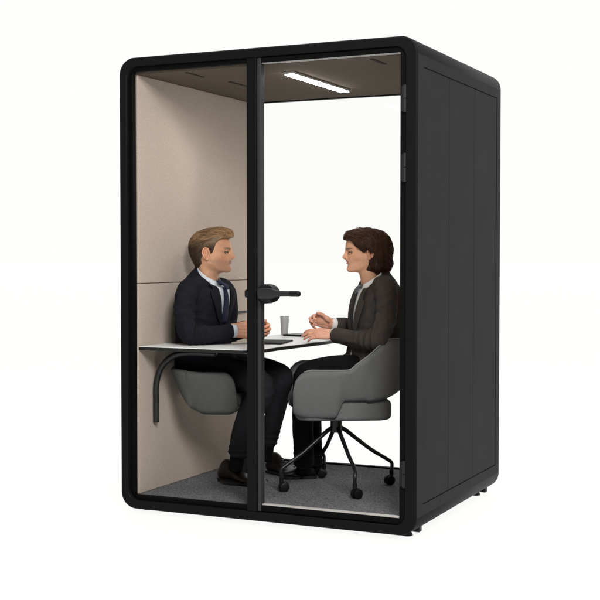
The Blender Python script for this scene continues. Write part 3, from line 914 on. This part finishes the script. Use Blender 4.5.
def collar_ring(c, fdir, sdir, a0=25, a1=335, rt=(.063, .058), rb=(.071, .064), h=.034, tilt=.022, point=.018, thick=.003, n=56, lean=0.0):
    """standing and folded collar round the neck, open at the front"""
    f, s = Vector(fdir), Vector(sdir); V, F_ = [], []
    for i in range(n+1):
        a = math.radians(a0+(a1-a0)*i/n); ca, sa = math.cos(a), math.sin(a)
        e = min(i, n-i)/n; pt = point*math.exp(-(e/.06)**2)
        for j, q in enumerate((0, .25, .5, .75, 1)):
            ra = rt[0]+(rb[0]-rt[0])*q; rs = rt[1]+(rb[1]-rt[1])*q
            z = -tilt*ca-q*(h+pt)
            V.append(Vector(c)+f*(ra*ca+lean*(1-q))+s*(rs*sa)+Vector((0, 0, z)))
    for i in range(n):
        for j in range(4): F_.append((i*5+j, i*5+j+1, (i+1)*5+j+1, (i+1)*5+j))
    me = to_mesh(V, F_)
    bm = bmesh.new(); bm.from_mesh(me); bmesh.ops.recalc_face_normals(bm, faces=bm.faces); bm.to_mesh(me); bm.free()
    return evaluated(me, [('SOLIDIFY', dict(thickness=thick, offset=0)), ('SUBSURF', dict(levels=1, render_levels=1))])

def shoe_parts(heel, toe, h_ankle=.10, w=.046):
    """leather upper with toe cap, tongue opening, heel and welted sole; heel and toe are floor points"""
    h, t = Vector(heel), Vector(toe); L = (t-h).length; x = (t-h).normalized(); y = Vector((0, 0, 1)).cross(x)
    prof = [(0, .55, .055, .012), (.03, .66, .085, .002), (.12, .72, h_ankle, 0), (.27, .70, h_ankle*.98, 0), (.40, .72, .082, 0), (.52, .84, .064, 0), (.66, .98, .051, 0), (.78, 1.0, .044, 0), (.90, .86, .039, .001), (.97, .56, .030, .003), (1.0, .18, .020, .008)]
    dat = catmull(prof, 5); rings = []
    for q, ww, top, z0 in dat:
        ring = []
        for k in range(28):
            a = 2*PI*k/28; ca, sa = math.cos(a), math.sin(a)
            yy = w*ww*math.copysign(abs(ca)**.7, ca)*(1-.35*max(0, sa)*(1 if q < .5 else .6))
            zz = .012+z0+(top-z0-.012)*(.5+.5*math.copysign(abs(sa)**.75, sa)) if sa > -2 else 0
            ring.append(h+x*(q*L)+y*yy+Vector((0, 0, zz)))
        rings.append(ring)
    v, f = loft_data(rings); up = to_mesh(v, f)
    bm = bmesh.new(); bm.from_mesh(up); bmesh.ops.recalc_face_normals(bm, faces=bm.faces); bm.to_mesh(up); bm.free()
    # sole
    sp = catmull([(-.012, .30), (.0, .52), (.05, .70), (.2, .74), (.38, .70), (.55, .88), (.72, 1.06), (.86, 1.0), (.96, .66), (1.012, .22)], 4)
    loop = [(q*L, ww*w*1.04) for q, ww in sp]+[(q*L, -ww*w*1.04) for q, ww in sp[::-1]]
    bm = bmesh.new(); fc = bm.faces.new([bm.verts.new(h+x*a+y*b+Vector((0, 0, .006 if a > .35*L else .0005))) for a, b in loop])
    r = bmesh.ops.extrude_face_region(bm, geom=[fc])
    for vv in [e for e in r['geom'] if isinstance(e, bmesh.types.BMVert)]: vv.co.z = h.z+.0165
    so = bm_mesh(bm)
    # laces
    lv, lf2 = [], []
    for k in range(4):
        q = .36+.055*k; top = np.interp(q, [d[0] for d in dat], [d[2] for d in dat])
        c = h+x*(q*L)+Vector((0, 0, top+.001))
        tube_data([tuple(c-y*.018+Vector((0, 0, -.006))-x*.004), tuple(c+Vector((0, 0, .001))), tuple(c+y*.018+Vector((0, 0, -.006))+x*.004)], [.0022]*3, 8, 4, verts=lv, faces=lf2)
    return up, so, to_mesh(lv, lf2)

def add_shoe(parent, heel, toe, mat, h_ankle=.10, w=.046):
    up, so, la = shoe_parts(heel, toe, h_ankle, w)
    s_ = mesh_obj('shoe', up, mat, parent, smooth=True)
    mesh_obj('sole', so, M['sole'], s_); mesh_obj('lace', la, M['lace'], s_, smooth=True)

def trousers(legs, waist, mat, parent, seed, extra=[]):
    v, f = [], []
    for pts, rr in legs:
        tube_data([tuple(p) for p in pts], rr, 28, 8, verts=v, faces=f)
    tube_data([tuple(p) for p in waist[0]], waist[1], 28, 6, verts=v, faces=f)
    me = remesh(v, f, .0065, 8)
    wrinkle(me, extra, .0022, 11, seed)
    return mesh_obj('trousers', me, mat, parent, smooth=True)

# ---- hair -------------------------------------------------------------
def hair_from(surface, tab, mask, tintf, strands, flow, kind, lift=.0, strand_r=.0007, strand_len=.05, nseg=7, jit=.35, curlb=0.0, zlim=None):
    """hair volume from its own profile table, blended under the skin outside the hairline, with combed strands on it"""
    zz, cols = smooth_table(tab, .003)
    fr, bk, wd = cols; n = len(zz)
    A = np.linspace(0, 2*PI, SEG, endpoint=False)
    Zg, Ag = np.meshgrid(zz, A, indexing='ij'); Fg, Bg, Wg = [np.repeat(q[:, None], SEG, 1) for q in (fr, bk, wd)]
    cx = Fg*.42+Bg*.58; ca, sa = np.cos(Ag), np.sin(Ag)
    X = cx+np.where(ca > 0, Fg-cx, cx-Bg)*np.sign(ca)*np.abs(ca)**.9; Y = Wg*np.sign(sa)*np.abs(sa)**.9
    # inner (hidden) position
    hz, (hf, hb, hw) = smooth_table(HEAD)
    F2, B2, W2 = [np.interp(Zg, hz, q)-.010 for q in (hf, -hb, hw)]
    B2 = -B2; c2 = F2*.42+B2*.58
    Xi = c2+np.where(ca > 0, F2-c2, c2-B2)*np.sign(ca)*np.abs(ca)**.92; Yi = np.maximum(W2, .001)*np.sign(sa)*np.abs(sa)**.94
    m = mask(X, np.abs(Y), Zg)
    if kind == 'w':
        sh_ = 1-.34*(1-sst(.03, .075, Zg)); Yi = Yi*sh_; Xi = np.where(Zg < .075, np.minimum(Xi, .03+.6*np.maximum(Xi, 0)*sst(.0, .075, Zg)), Xi)
        rag = np.array([noise.noise(Vector((x*48, y*48, 3.3))) for x, y in zip(X.ravel(), Y.ravel())]).reshape(X.shape)
        Zs = Zg+.022*rag*(1-sst(.0, .05, Zg))
        wave = np.array([noise.noise(Vector((x*14, y*14, 7.7))) for x, y in zip(X.ravel(), Y.ravel())]).reshape(X.shape)
        wv = 1+.042*np.sin(Zg*75+6*wave)*(1-sst(.10, .20, Zg))+.05*np.exp(-((Zg-.012)/.014)**2)*(X < 0)
    else: Zs = Zg; wv = 1
    # slight clumping relief
    nz = np.array([noise.noise(Vector((x*34, y*34, z*11))) for x, y, z in zip(X.ravel(), Y.ravel(), Zg.ravel())]).reshape(X.shape)
    k = 1+(.035 if kind == 'm' else .045)*nz
    k = k*wv
    X = (X-cx)*k+cx; Y = Y*k
    Xf = Xi*(1-m)+X*m; Yf = Yi*(1-m)+Y*m
    V = np.stack([Xf, Yf, Zs], -1).reshape(-1, 3); faces = []
    s = SEG; mf = m.ravel()
    for i in range(n-1):
        for j in range(s):
            q = (i*s+j, i*s+(j+1) % s, (i+1)*s+(j+1) % s, (i+1)*s+j)
            if max(mf[k_] for k_ in q) > .02: faces.append(q)
    faces.append(tuple((n-1)*s+j for j in range(s)))
    if kind == 'w': faces.append(tuple(j for j in range(s) if m[0, j] > .3)[::-1])
    me = to_mesh(V, faces); set_tint(me, tintf(V)*.72)
    bvh = BVHTree.FromPolygons([tuple(p) for p in V], faces)
    ok = np.argwhere(m > (.42 if kind == 'm' else .5))
    sv, sf, sc = [], [], []
    for q in range(strands):
        i, j = ok[rng.integers(len(ok))]
        p = Vector((Xf[i, j], Yf[i, j], Zs[i, j])); pts = []
        L = strand_len*(.6+.8*rng.random()); lf_ = (.0006+.0020*rng.random()**2+(.006 if kind == 'w' else .0035)*rng.random()**8)+lift
        tint = tintf(np.array([tuple(p)]))[0]*(.35+1.35*rng.random()**1.3)
        jv = Vector(rng.normal(0, 1, 3))*jit
        for k_ in range(nseg):
            nr = bvh.find_nearest(p)
            if nr[0] is None: break
            nn = nr[1]
            if nn.dot(p-Vector((0, 0, .11))) < 0: nn = -nn
            t = k_/(nseg-1)
            pts.append(nr[0]+nn*(lf_*(.3+.9*math.sin(min(1, t*1.15)*PI*.8))))
            fl = Vector(flow(p))+jv*.35
            fl = (fl-nn*fl.dot(nn))
            if fl.length < 1e-6: break
            p = nr[0]+fl.normalized()*(L/nseg)
        if len(pts) < 4: continue
        o0 = len(sv)
        rr = [strand_r*(.9-.75*(i_/(len(pts)-1))**2) for i_ in range(len(pts))]
        tube_data([tuple(x) for x in pts], rr, 4, 1, verts=sv, faces=sf, caps=False)
        sc += [tint]*(len(sv)-o0)
    sm_ = to_mesh(sv, sf); set_tint(sm_, np.array(sc))
    return join_meshes([me, sm_])

def build_person(root, kind, pal, hm, hands, arms, neck_tube):
    """one continuous body mesh: head and neck, torso and arms under the clothes, hands"""
    hme, eme, surf_ = make_head(kind, pal)
    hme.transform(hm); eme.transform(hm)
    v, f = [], []
    for pts, rr in arms: tube_data([tuple(p) for p in pts], rr, 16, 6, verts=v, faces=f)
    tube_data([tuple(p) for p in neck_tube[0]], neck_tube[1], 24, 6, verts=v, faces=f)
    bmn = remesh(v, f, .008, 3); set_tint(bmn, np.repeat(np.asarray(pal['hand'])[None], len(bmn.vertices), 0))
    for h in hands: skin_tint(h, pal)
    body = join_meshes([hme, bmn]+hands)
    nbody = len(body.polygons)
    me = join_meshes([body, eme])
    me.materials.append(M['skin']); me.materials.append(M['eye'])
    idx = np.zeros(len(me.polygons), dtype=np.int32); idx[nbody:] = 1
    me.polygons.foreach_set('material_index', idx)
    mesh_obj('body', me, None, root, smooth=True)

def R2(deg):                       # horizontal direction: degrees from camera-right, positive towards the back
    a = math.radians(deg); f = Vector((FWD.x, FWD.y, 0)).normalized()
    return RGT*math.cos(a)+f*math.sin(a)

# ======================= the man =======================
ma_f = R2(-29); ma_s = R2(61)
man_base = Vector((.30, .46, FL))
man = thing('person', 'short haired man in a navy suit and tie seated against the beige wall', 'person', man_base)
palm = dict(skin=(.62, .325, .195), blush=(.60, .22, .13), lip=(.42, .19, .14), brow=(.075, .042, .022), hand=(.64, .34, .22), stubble=True)
hyaw = math.atan2(RGT.y, RGT.x)
HM = head_matrix(at(210.5, 273.6, 6.34), hyaw-math.radians(7), math.radians(-1), 0, .995)
nsh, fsh = at(188.5, 290, 6.17), at(222.5, 291, 6.48)
nel, nwr = at(188.5, 333, 6.10), at(231, 331, 6.20)
fel, fwr = at(226, 331, 6.50), at(247, 327.5, 6.34)
tor = [(at(207, 372, 6.34), .17, .155), (at(204.5, 352, 6.34), .165, .138), (at(203.5, 340, 6.34), .158, .124), (at(202.5, 322, 6.34), .160, .122), (at(204, 302, 6.335), .176, .125), (at(205.5, 291, 6.33), .172, .108),
       (at(206, 284.5, 6.33), .160, .090, .018), (at(207.5, 279.5, 6.33), .108, .070, .045), (at(208.5, 276, 6.33), .062, .060, .055)]
rings = ellipse_rings(tor, ma_f, ma_s)
TM = Torso(rings, ma_f, ma_s, tor)
v_, f_ = loft_data(rings)
tube_data([tuple(p) for p in (at(200, 287, 6.27), nsh, at(184.5, 308, 6.115), nel, at(205, 335, 6.13), at(232, 331, 6.195))], [.049, .056, .054, .052, .045, .038], 28, 8, verts=v_, faces=f_)
tube_data([tuple(p) for p in (at(212, 287, 6.40), fsh, at(227, 310, 6.51), fel, at(238, 331, 6.42), at(246, 327.7, 6.35))], [.052, .063, .060, .055, .048, .040], 28, 8, verts=v_, faces=f_)
jm = remesh(v_, f_, .0055, 7)
wrinkle(jm, [(nel, (nwr-nel), .10, .0075, 85), (at(190, 312, 6.08), (nel-nsh), .11, .0045, 65), (at(196, 298, 6.16), (1, 0, -1), .08, .004, 70), (fel, (fwr-fel), .08, .003, 95), (at(205, 338, 6.2), (0, 0, 1), .12, .005, 70)], .0035, 11, 3)
jk = mesh_obj('jacket', jm, M['navy'], man, smooth=True)
def zz_(v, d): return at(205, v, d).z
z_t, z_b = at(205, 283.5, 6.33).z, .895
# shirt front, tie, lapels
sh = mesh_obj('shirt', TM.patch([(z_b, -.022, .022, 0), (z_b+.07, -.036, .036, .001), (z_b+.14, -.049, .049, .002), (z_t-.03, -.055, .055, .003), (z_t+.014, -.046, .046, .001)], .004, 12), M['shirt_m'], man, smooth=True)
mesh_obj('collar', collar_ring(at(209.0, 273.5, 6.33), ma_f, ma_s, 14, 346, (.058, .0555), (.068, .065), .030, .040, .018), M['shirt_m'], sh, smooth=True)
mesh_obj('cuff', to_mesh(*tube_data([tuple(at(230.5, 331.1, 6.19)), tuple(at(234.6, 330.9, 6.205))], [.0355, .034], 24, 3)), M['shirt_m'], sh, smooth=True)
mesh_obj('cuff', to_mesh(*tube_data([tuple(at(244.5, 327.9, 6.355)), tuple(at(249, 327.4, 6.335))], [.0355, .034], 24, 3)), M['shirt_m'], sh, smooth=True)
tie = mesh_obj('tie', TM.patch([(z_b, -.029, .029, .004), (z_b+.08, -.026, .026, .005), (z_b+.15, -.018, .018, .006), (z_t-.028, -.0135, .0135, .007)], .007, 8, .003), M['tie_m'], man, smooth=True)
mesh_obj('knot', TM.patch([(z_t-.038, -.011, .011, .012), (z_t-.030, -.0165, .0165, .016), (z_t-.014, -.021, .021, .016), (z_t-.004, -.019, .019, .012)], .010, 8, .006), M['tie_m'], tie, smooth=True)
for sg in (-1, 1):
    rows = [(z_b-.006, sg*.016, sg*.034, .002), (z_b+.05, sg*.030, sg*.066, .003), (z_b+.11, sg*.043, sg*.094, .004), (z_b+.155, sg*.051, sg*.108, .004), (z_b+.175, sg*.0525, sg*.088, .0035), (z_t-.012, sg*.052, sg*.084, .003)]
    mesh_obj('lapel', TM.patch(rows, .008, 8, .004), M['navy'], jk, smooth=True)
mesh_obj('collar', collar_ring(at(208.0, 278.5, 6.33), ma_f, ma_s, 60, 300, (.066, .064), (.080, .084), .032, .064, .0, .005), M['navy'], jk, smooth=True)
# hands
curlA = [(.95, 1.05, .6), (1.0, 1.1, .6), (1.05, 1.15, .6), (1.1, 1.15, .6)]
h1 = hand_frame(hand_mesh(curlA, .03, (.35, .6), 1, scale=1.0), nwr+Vector((0, 0, .004))+R2(0)*.012, R2(10)+Vector((0, 0, -.04)), Vector((0, 0, .25))+R2(-90))
h2 = hand_frame(hand_mesh([(1.0, 1.1, .6), (1.05, 1.15, .6), (1.1, 1.15, .6), (1.1, 1.15, .6)], .02, (.4, .6), -1), fwr+R2(0)*.008, R2(-6)+Vector((0, 0, -.02)), Vector((0, 0, .35))+R2(90))
build_person(man, 'm', palm, HM, [h1, h2],
             [([nsh, nel, nwr+R2(0)*-.01], [.036, .029, .022]), ([fsh, fel, fwr], [.036, .029, .022])],
             ([at(204, 365, 6.34), at(204, 320, 6.34), at(206, 296, 6.33), at(208, 282, 6.34)], [.10, .10, .062, .040]))
# trousers, shoes
nhp, nkn, nan = at(206, 371, 6.29), at(260, 384, 6.10), at(238.5, 451, 6.30)
fhp, fkn, fan = at(210, 374, 6.43), at(279, 375, 6.45), at(269.5, 438, 6.56)
trousers([([nhp, at(236, 374, 6.20), nkn+R2(0)*-.015+Vector((0, 0, .01)), nkn+Vector((0, 0, -.055)), at(246, 422, 6.18), nan, at(237.5, 455, 6.31)], [.095, .082, .070, .069, .058, .052, .053]),
          ([fhp, at(245, 371, 6.43), fkn+R2(0)*-.01, fkn+Vector((0, 0, -.05))+R2(0)*.006, at(276, 408, 6.50), fan, at(269, 441, 6.565)], [.10, .090, .068, .066, .054, .046, .047])],
         ([at(196, 374, 6.33), at(206, 374, 6.33), at(214, 374, 6.33)], [.10, .12, .11]), M['trouser_navy'], man, 5,
         [(nkn, (nan-nkn), .10, .0042, 70), (fkn, (fan-fkn), .10, .0042, 70), (nan, (0, 0, 1), .07, .005, 110), (fan, (0, 0, 1), .07, .005, 110), (at(225, 378, 6.15), (1, .3, 0), .1, .003, 60)])
add_shoe(man, (.255, .557, FL), (.512, .478, FL), M['leather'], .115)
add_shoe(man, (.375, .885, FL), (.622, .757, FL), M['leather'], .115)
v_, f_ = tube_data([tuple(at(239, 446, 6.30)), tuple(at(236, 464, 6.32)), tuple(at(235, 470, 6.325))], [.036, .037, .036], 20, 4)
mesh_obj('sock', to_mesh(v_, f_), M['trouser_black'], man, smooth=True)
v_, f_ = tube_data([tuple(at(269.5, 434, 6.56)), tuple(at(267, 450, 6.57)), tuple(at(266, 460, 6.58))], [.034, .036, .036], 20, 4)
mesh_obj('sock', to_mesh(v_, f_), M['trouser_black'], man, smooth=True)
# hair: short sides, swept-back top
HT_M = [(.02, .05, -.068, .05), (.04, .06, -.076, .060), (.06, .09, -.0855, .068), (.09, .112, -.0985, .0765), (.11, .114, -.1045, .0790), (.13, .115, -.1085, .0812), (.15, .116, -.1085, .083), (.17, .1195, -.104, .082),
        (.185, .1235, -.096, .079), (.200, .1265, -.083, .072), (.215, .1245, -.064, .061), (.226, .113, -.040, .047), (.233, .095, -.012, .031), (.2365, .070, .018, .016), (.237, .05, .04, .003)]
def mask_m(X, AY, Z):
    hzl = np.interp(X, [-.12, -.06, -.040, -.028, -.016, .0, .012, .020, .028, .036, .048, .066, .085, .13], [.028, .032, .050, .090, .126, .132, .122, .098, .100, .122, .150, .166, .172, .174])
    return sst(0, .012, Z-hzl)
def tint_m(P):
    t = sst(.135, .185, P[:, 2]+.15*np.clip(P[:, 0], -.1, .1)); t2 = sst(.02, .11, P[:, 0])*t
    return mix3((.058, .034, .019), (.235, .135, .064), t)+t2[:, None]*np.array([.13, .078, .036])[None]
def flow_m(p):
    if p.z > .165: return (-1, .12*(1 if p.y > 0 else -1), .25 if p.x > .06 else -.1)
    return (-.8, 0, -.55)
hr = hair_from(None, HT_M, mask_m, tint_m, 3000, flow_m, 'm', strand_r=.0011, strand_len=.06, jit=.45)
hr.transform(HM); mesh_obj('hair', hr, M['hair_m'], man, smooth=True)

# ======================= the woman =======================
wo_f = R2(180+17); wo_s = R2(107)
wom_base = Vector((1.02, .66, FL))
wom = thing('person', 'person with dark brown bob and brown grey jacket seated on the chair with casters', 'person', wom_base)
palw = dict(skin=(.64, .34, .21), blush=(.60, .22, .14), lip=(.42, .16, .13), brow=(.045, .026, .018), hand=(.66, .36, .25))
HW = head_matrix(at(367.5, 272.6, 6.22), hyaw+PI+math.radians(6), math.radians(2), 0, .965)
wnsh, wfsh = at(386, 290, 6.06), at(370, 289, 6.38)
wnel, wnwr = at(378, 338, 5.99), at(335, 334.5, 6.23)
wfel, wfwr = at(364, 331, 6.44), at(334, 324, 6.36)
tor = [(at(374, 378, 6.22), .175, .14), (at(373, 360, 6.22), .168, .128), (at(375, 338, 6.22), .158, .118), (at(378, 312, 6.22), .168, .124), (at(379, 295, 6.22), .168, .108),
       (at(378, 286, 6.22), .145, .086, .018), (at(375.5, 281, 6.22), .098, .068, .045), (at(374, 277.5, 6.22), .058, .058, .055)]
rings = ellipse_rings(tor, wo_f, wo_s)
TW = Torso(rings, wo_f, wo_s, tor)
v_, f_ = loft_data(rings)
tube_data([tuple(p) for p in (at(382, 285, 6.13), wnsh, at(386, 314, 6.0), wnel, at(358, 339.5, 6.11), at(335, 335, 6.225))], [.054, .058, .053, .051, .046, .039], 28, 8, verts=v_, faces=f_)
tube_data([tuple(p) for p in (at(375, 285, 6.31), wfsh, at(366, 312, 6.42), wfel, at(350, 327, 6.40), at(335, 324.2, 6.362))], [.060, .066, .058, .053, .046, .036], 28, 8, verts=v_, faces=f_)
jm = remesh(v_, f_, .0055, 7)
wrinkle(jm, [(wnel, (wnwr-wnel), .11, .0085, 80), (at(385, 318, 5.97), (wnel-wnsh), .11, .005, 62), (at(376, 300, 6.05), (1, 0, -1), .10, .0045, 65), (wfel, (wfwr-wfel), .08, .003, 95), (at(366, 352, 6.12), (0, 0, 1), .11, .006, 70)], .0036, 11, 9)
jk = mesh_obj('jacket', jm, M['charcoal'], wom, smooth=True)
z_t, z_b = at(378, 287.5, 6.22).z, at(375, 366, 6.22).z
sh = mesh_obj('shirt', TW.patch([(z_b, -.030, .030, 0), (z_b+.10, -.018, .022, 0), (z_b+.20, -.020, .028, .001), (z_b+.30, -.028, .040, .002), (z_t-.03, -.040, .050, .003), (z_t+.012, -.040, .044, .001)] if wo_s.dot(FWD) < 0 else [(z_b, -.030, .030, 0), (z_b+.10, -.022, .018, 0), (z_b+.20, -.028, .020, .001), (z_b+.30, -.040, .028, .002), (z_t-.03, -.050, .040, .003), (z_t+.012, -.044, .040, .001)], .004, 12), M['shirt_w'], wom, smooth=True)
mesh_obj('collar', collar_ring(at(372.5, 276, 6.22), wo_f, wo_s, 14, 346, (.058, .054), (.069, .065), .034, .042, .018), M['shirt_w'], sh, smooth=True)
mesh_obj('cuff', to_mesh(*tube_data([tuple(at(336.5, 334.8, 6.222)), tuple(at(333.4, 334.5, 6.236))], [.0345, .032], 24, 3)), M['shirt_w'], sh, smooth=True)
mesh_obj('cuff', to_mesh(*tube_data([tuple(at(336.5, 324.3, 6.366)), tuple(at(331.6, 323.6, 6.356))], [.032, .030], 24, 3)), M['shirt_w'], sh, smooth=True)
tie = mesh_obj('tie', TW.patch([(z_b+.06, -.012, .030, .003), (z_b+.15, -.010, .030, .004), (z_b+.25, -.010, .032, .005), (z_t-.07, -.012, .034, .006), (z_t-.028, -.0125, .0200, .007)], .007, 8, .003), M['tie_w'], wom, smooth=True)
mesh_obj('knot', TW.patch([(z_t-.036, -.011, .012, .009), (z_t-.028, -.015, .018, .012), (z_t-.012, -.017, .021, .012), (z_t-.001, -.015, .019, .009)], .009, 8, .007), M['knot_w'], tie, smooth=True)
for sg in (-1, 1):
    nr = 1.0 if wo_s.dot(FWD)*sg < 0 else .62
    rows = [(z_b+.02, sg*.018, sg*.030, .002), (z_b+.10, sg*.014*nr, sg*.030, .003), (z_b+.17, sg*.020*nr, sg*.052, .004), (z_b+.26, sg*.034*nr, sg*.084, .005), (z_b+.32, sg*.043*nr, sg*.098, .005), (z_b+.345, sg*.047*nr, sg*.080, .0045), (z_t-.010, sg*.049, sg*.080, .003)]
    mesh_obj('lapel', TW.patch(rows, .008, 8, .004), M['charcoal'], jk, smooth=True)
mesh_obj('collar', collar_ring(at(374, 281, 6.22), wo_f, wo_s, 60, 300, (.066, .064), (.080, .083), .036, .060, .0, .005), M['charcoal'], jk, smooth=True)
# hands
wh1 = hand_frame(hand_mesh([(.10, .40, .25), (.15, .42, .25), (.2, .45, .3), (.25, .5, .3)], .02, (.35, .6), -1, scale=.90), wnwr+R2(180)*.016, R2(172)+Vector((0, 0, .03)), Vector((0, 0, .8))+R2(-90)*.7)
wh2 = hand_frame(hand_mesh([(.95, 1.0, .5), (.85, 1.0, .55), (.9, 1.05, .55), (.95, 1.05, .55)], .03, (.45, .7), 1, scale=.92), wfwr+R2(180)*.014, R2(178)+Vector((0, 0, .30)), R2(75)+Vector((0, 0, .35)))
build_person(wom, 'w', palw, HW, [wh1, wh2],
             [([wnsh, wnel, wnwr+R2(0)*.01], [.034, .028, .021]), ([wfsh, wfel, wfwr], [.034, .028, .021])],
             ([at(374, 368, 6.22), at(376, 330, 6.22), at(377, 300, 6.22), at(373, 286, 6.22)], [.10, .10, .060, .038]))
nhp, nkn, nan = at(372, 374, 6.14), at(306, 375, 6.16), at(304, 458, 6.40)
fhp, fkn, fan = at(372, 374, 6.31), at(311, 374, 6.38), at(313, 458, 6.50)
trousers([([nhp, at(338, 372, 6.15), nkn+R2(0)*.02, nkn+Vector((0, 0, -.06)), at(303, 420, 6.27), nan, at(304, 464, 6.42)], [.095, .085, .070, .066, .056, .054, .056]),
          ([fhp, at(340, 372, 6.34), fkn+R2(0)*.02, fkn+Vector((0, 0, -.06)), at(311, 420, 6.42), fan, at(313, 463, 6.51)], [.095, .085, .069, .066, .055, .052, .054])],
         ([at(380, 376, 6.22), at(370, 376, 6.22), at(362, 376, 6.22)], [.10, .12, .11]), M['trouser_black'], wom, 8,
         [(nkn, (nan-nkn), .10, .0042, 70), (fkn, (fan-fkn), .10, .0042, 70), (nan, (0, 0, 1), .07, .005, 110), (fan, (0, 0, 1), .07, .005, 110)])
def fl_pt(u, v):
    d = FWD + RGT*((u-300)/F600) - UPV*((v-300)/F600); t = (FL-CAM.z)/d.z; p = CAM+d*t; p.z = FL; return p
add_shoe(wom, fl_pt(316, 478.0), fl_pt(281, 478.5), M['leather_b'], .095, .042)
add_shoe(wom, fl_pt(323, 474.0), fl_pt(288, 473.0), M['leather_b'], .095, .042)
# hair: chin-length bob tucked behind the ear
HT_W = [(-.004, .00, -.090, .050), (.004, .03, -.108, .068), (.016, .05, -.119, .081), (.035, .07, -.126, .089), (.06, .09, -.131, .092), (.09, .110, -.132, .0925), (.12, .114, -.1325, .093), (.15, .117, -.131, .0925), (.17, .121, -.126, .090),
        (.188, .1235, -.116, .084), (.203, .120, -.100, .074), (.217, .104, -.078, .060), (.228, .078, -.050, .043), (.235, .048, -.024, .025), (.2375, .02, .0, .006)]
def mask_w(X, AY, Z):
    hzl = np.interp(X, [-.15, -.022, -.014, -.004, .008, .020, .035, .055, .075, .092, .106, .13], [.09, .098, .104, .108, .112, .104, .108, .120, .142, .160, .166, .168])
    return np.maximum(sst(0, .010, Z-hzl), sst(.0, .022, -.010-X)*sst(-.03, -.002, Z))
def tint_w(P):
    t = sst(.05, .2, P[:, 2]); return mix3((.040, .0155, .0085), (.062, .0265, .0145), t)
def flow_w(p):
    sg = 1 if p.y > 0 else -1
    if p.z > .19: return (-.55, sg*.8, -.1)
    if p.x > .03: return (-.8, 0, -.45)
    return (-.25 if p.z > .06 else .05, 0, -1)
hr = hair_from(None, HT_W, mask_w, tint_w, 2400, flow_w, 'w', strand_r=.0012, strand_len=.085, jit=.55)
hr.transform(HW); mesh_obj('hair', hr, M['hair_w'], wom, smooth=True)

# ------------------------------------------------------------------ light
wd = bpy.data.worlds.new('World'); scene.world = wd; wd.use_nodes = True
nt = wd.node_tree; bg = nt.nodes['Background']
tcw = nd(nt, 'ShaderNodeTexCoord'); dt = nd(nt, 'ShaderNodeVectorMath', operation='DOT_PRODUCT')
fh = Vector((FWD.x, FWD.y, 0)).normalized()
dt.inputs[1].default_value = fh
nt.links.new(tcw.outputs['Generated'], dt.inputs[0])
mr = nd(nt, 'ShaderNodeMapRange'); mr.inputs['From Min'].default_value = -.55; mr.inputs['From Max'].default_value = .6
mr.inputs['To Min'].default_value = .05; mr.inputs['To Max'].default_value = .997; mr.interpolation_type = 'SMOOTHSTEP'
nt.links.new(dt.outputs['Value'], mr.inputs['Value'])
bg.inputs['Color'].default_value = (1, 1, .982, 1)
nt.links.new(mr.outputs['Result'], bg.inputs['Strength'])

def area(name, loc, tgt, size, power, col=(1, 1, 1)):
    l = bpy.data.lights.new(name, 'AREA'); l.shape = 'RECTANGLE'; l.size, l.size_y = size; l.energy = power; l.color = col
    o = bpy.data.objects.new(name, l); COL.objects.link(o); o.location = loc
    o.rotation_euler = (Vector(tgt)-Vector(loc)).to_track_quat('-Z', 'Y').to_euler(); return o
area('key_softbox', (4.2, -4.2, 4.0), (.8, .6, .9), (1.8, 1.8), 390, (1, .98, .95))
area('side_softbox', (6.0, 2.2, 2.2), (1.54, .7, 1.2), (2.5, 3.0), 38)
area('top_softbox', (.8, .6, 6.5), (.8, .6, 0), (6, 6), 300)

scene.view_settings.view_transform = 'Standard'; scene.view_settings.look = 'None'
scene.view_settings.exposure = 0; scene.view_settings.gamma = 1
scene.render.engine = 'CYCLES'
scene.cycles.use_denoising = True
scene.cycles.max_bounces = 10; scene.cycles.transparent_max_bounces = 16
scene.cycles.sample_clamp_indirect = 6
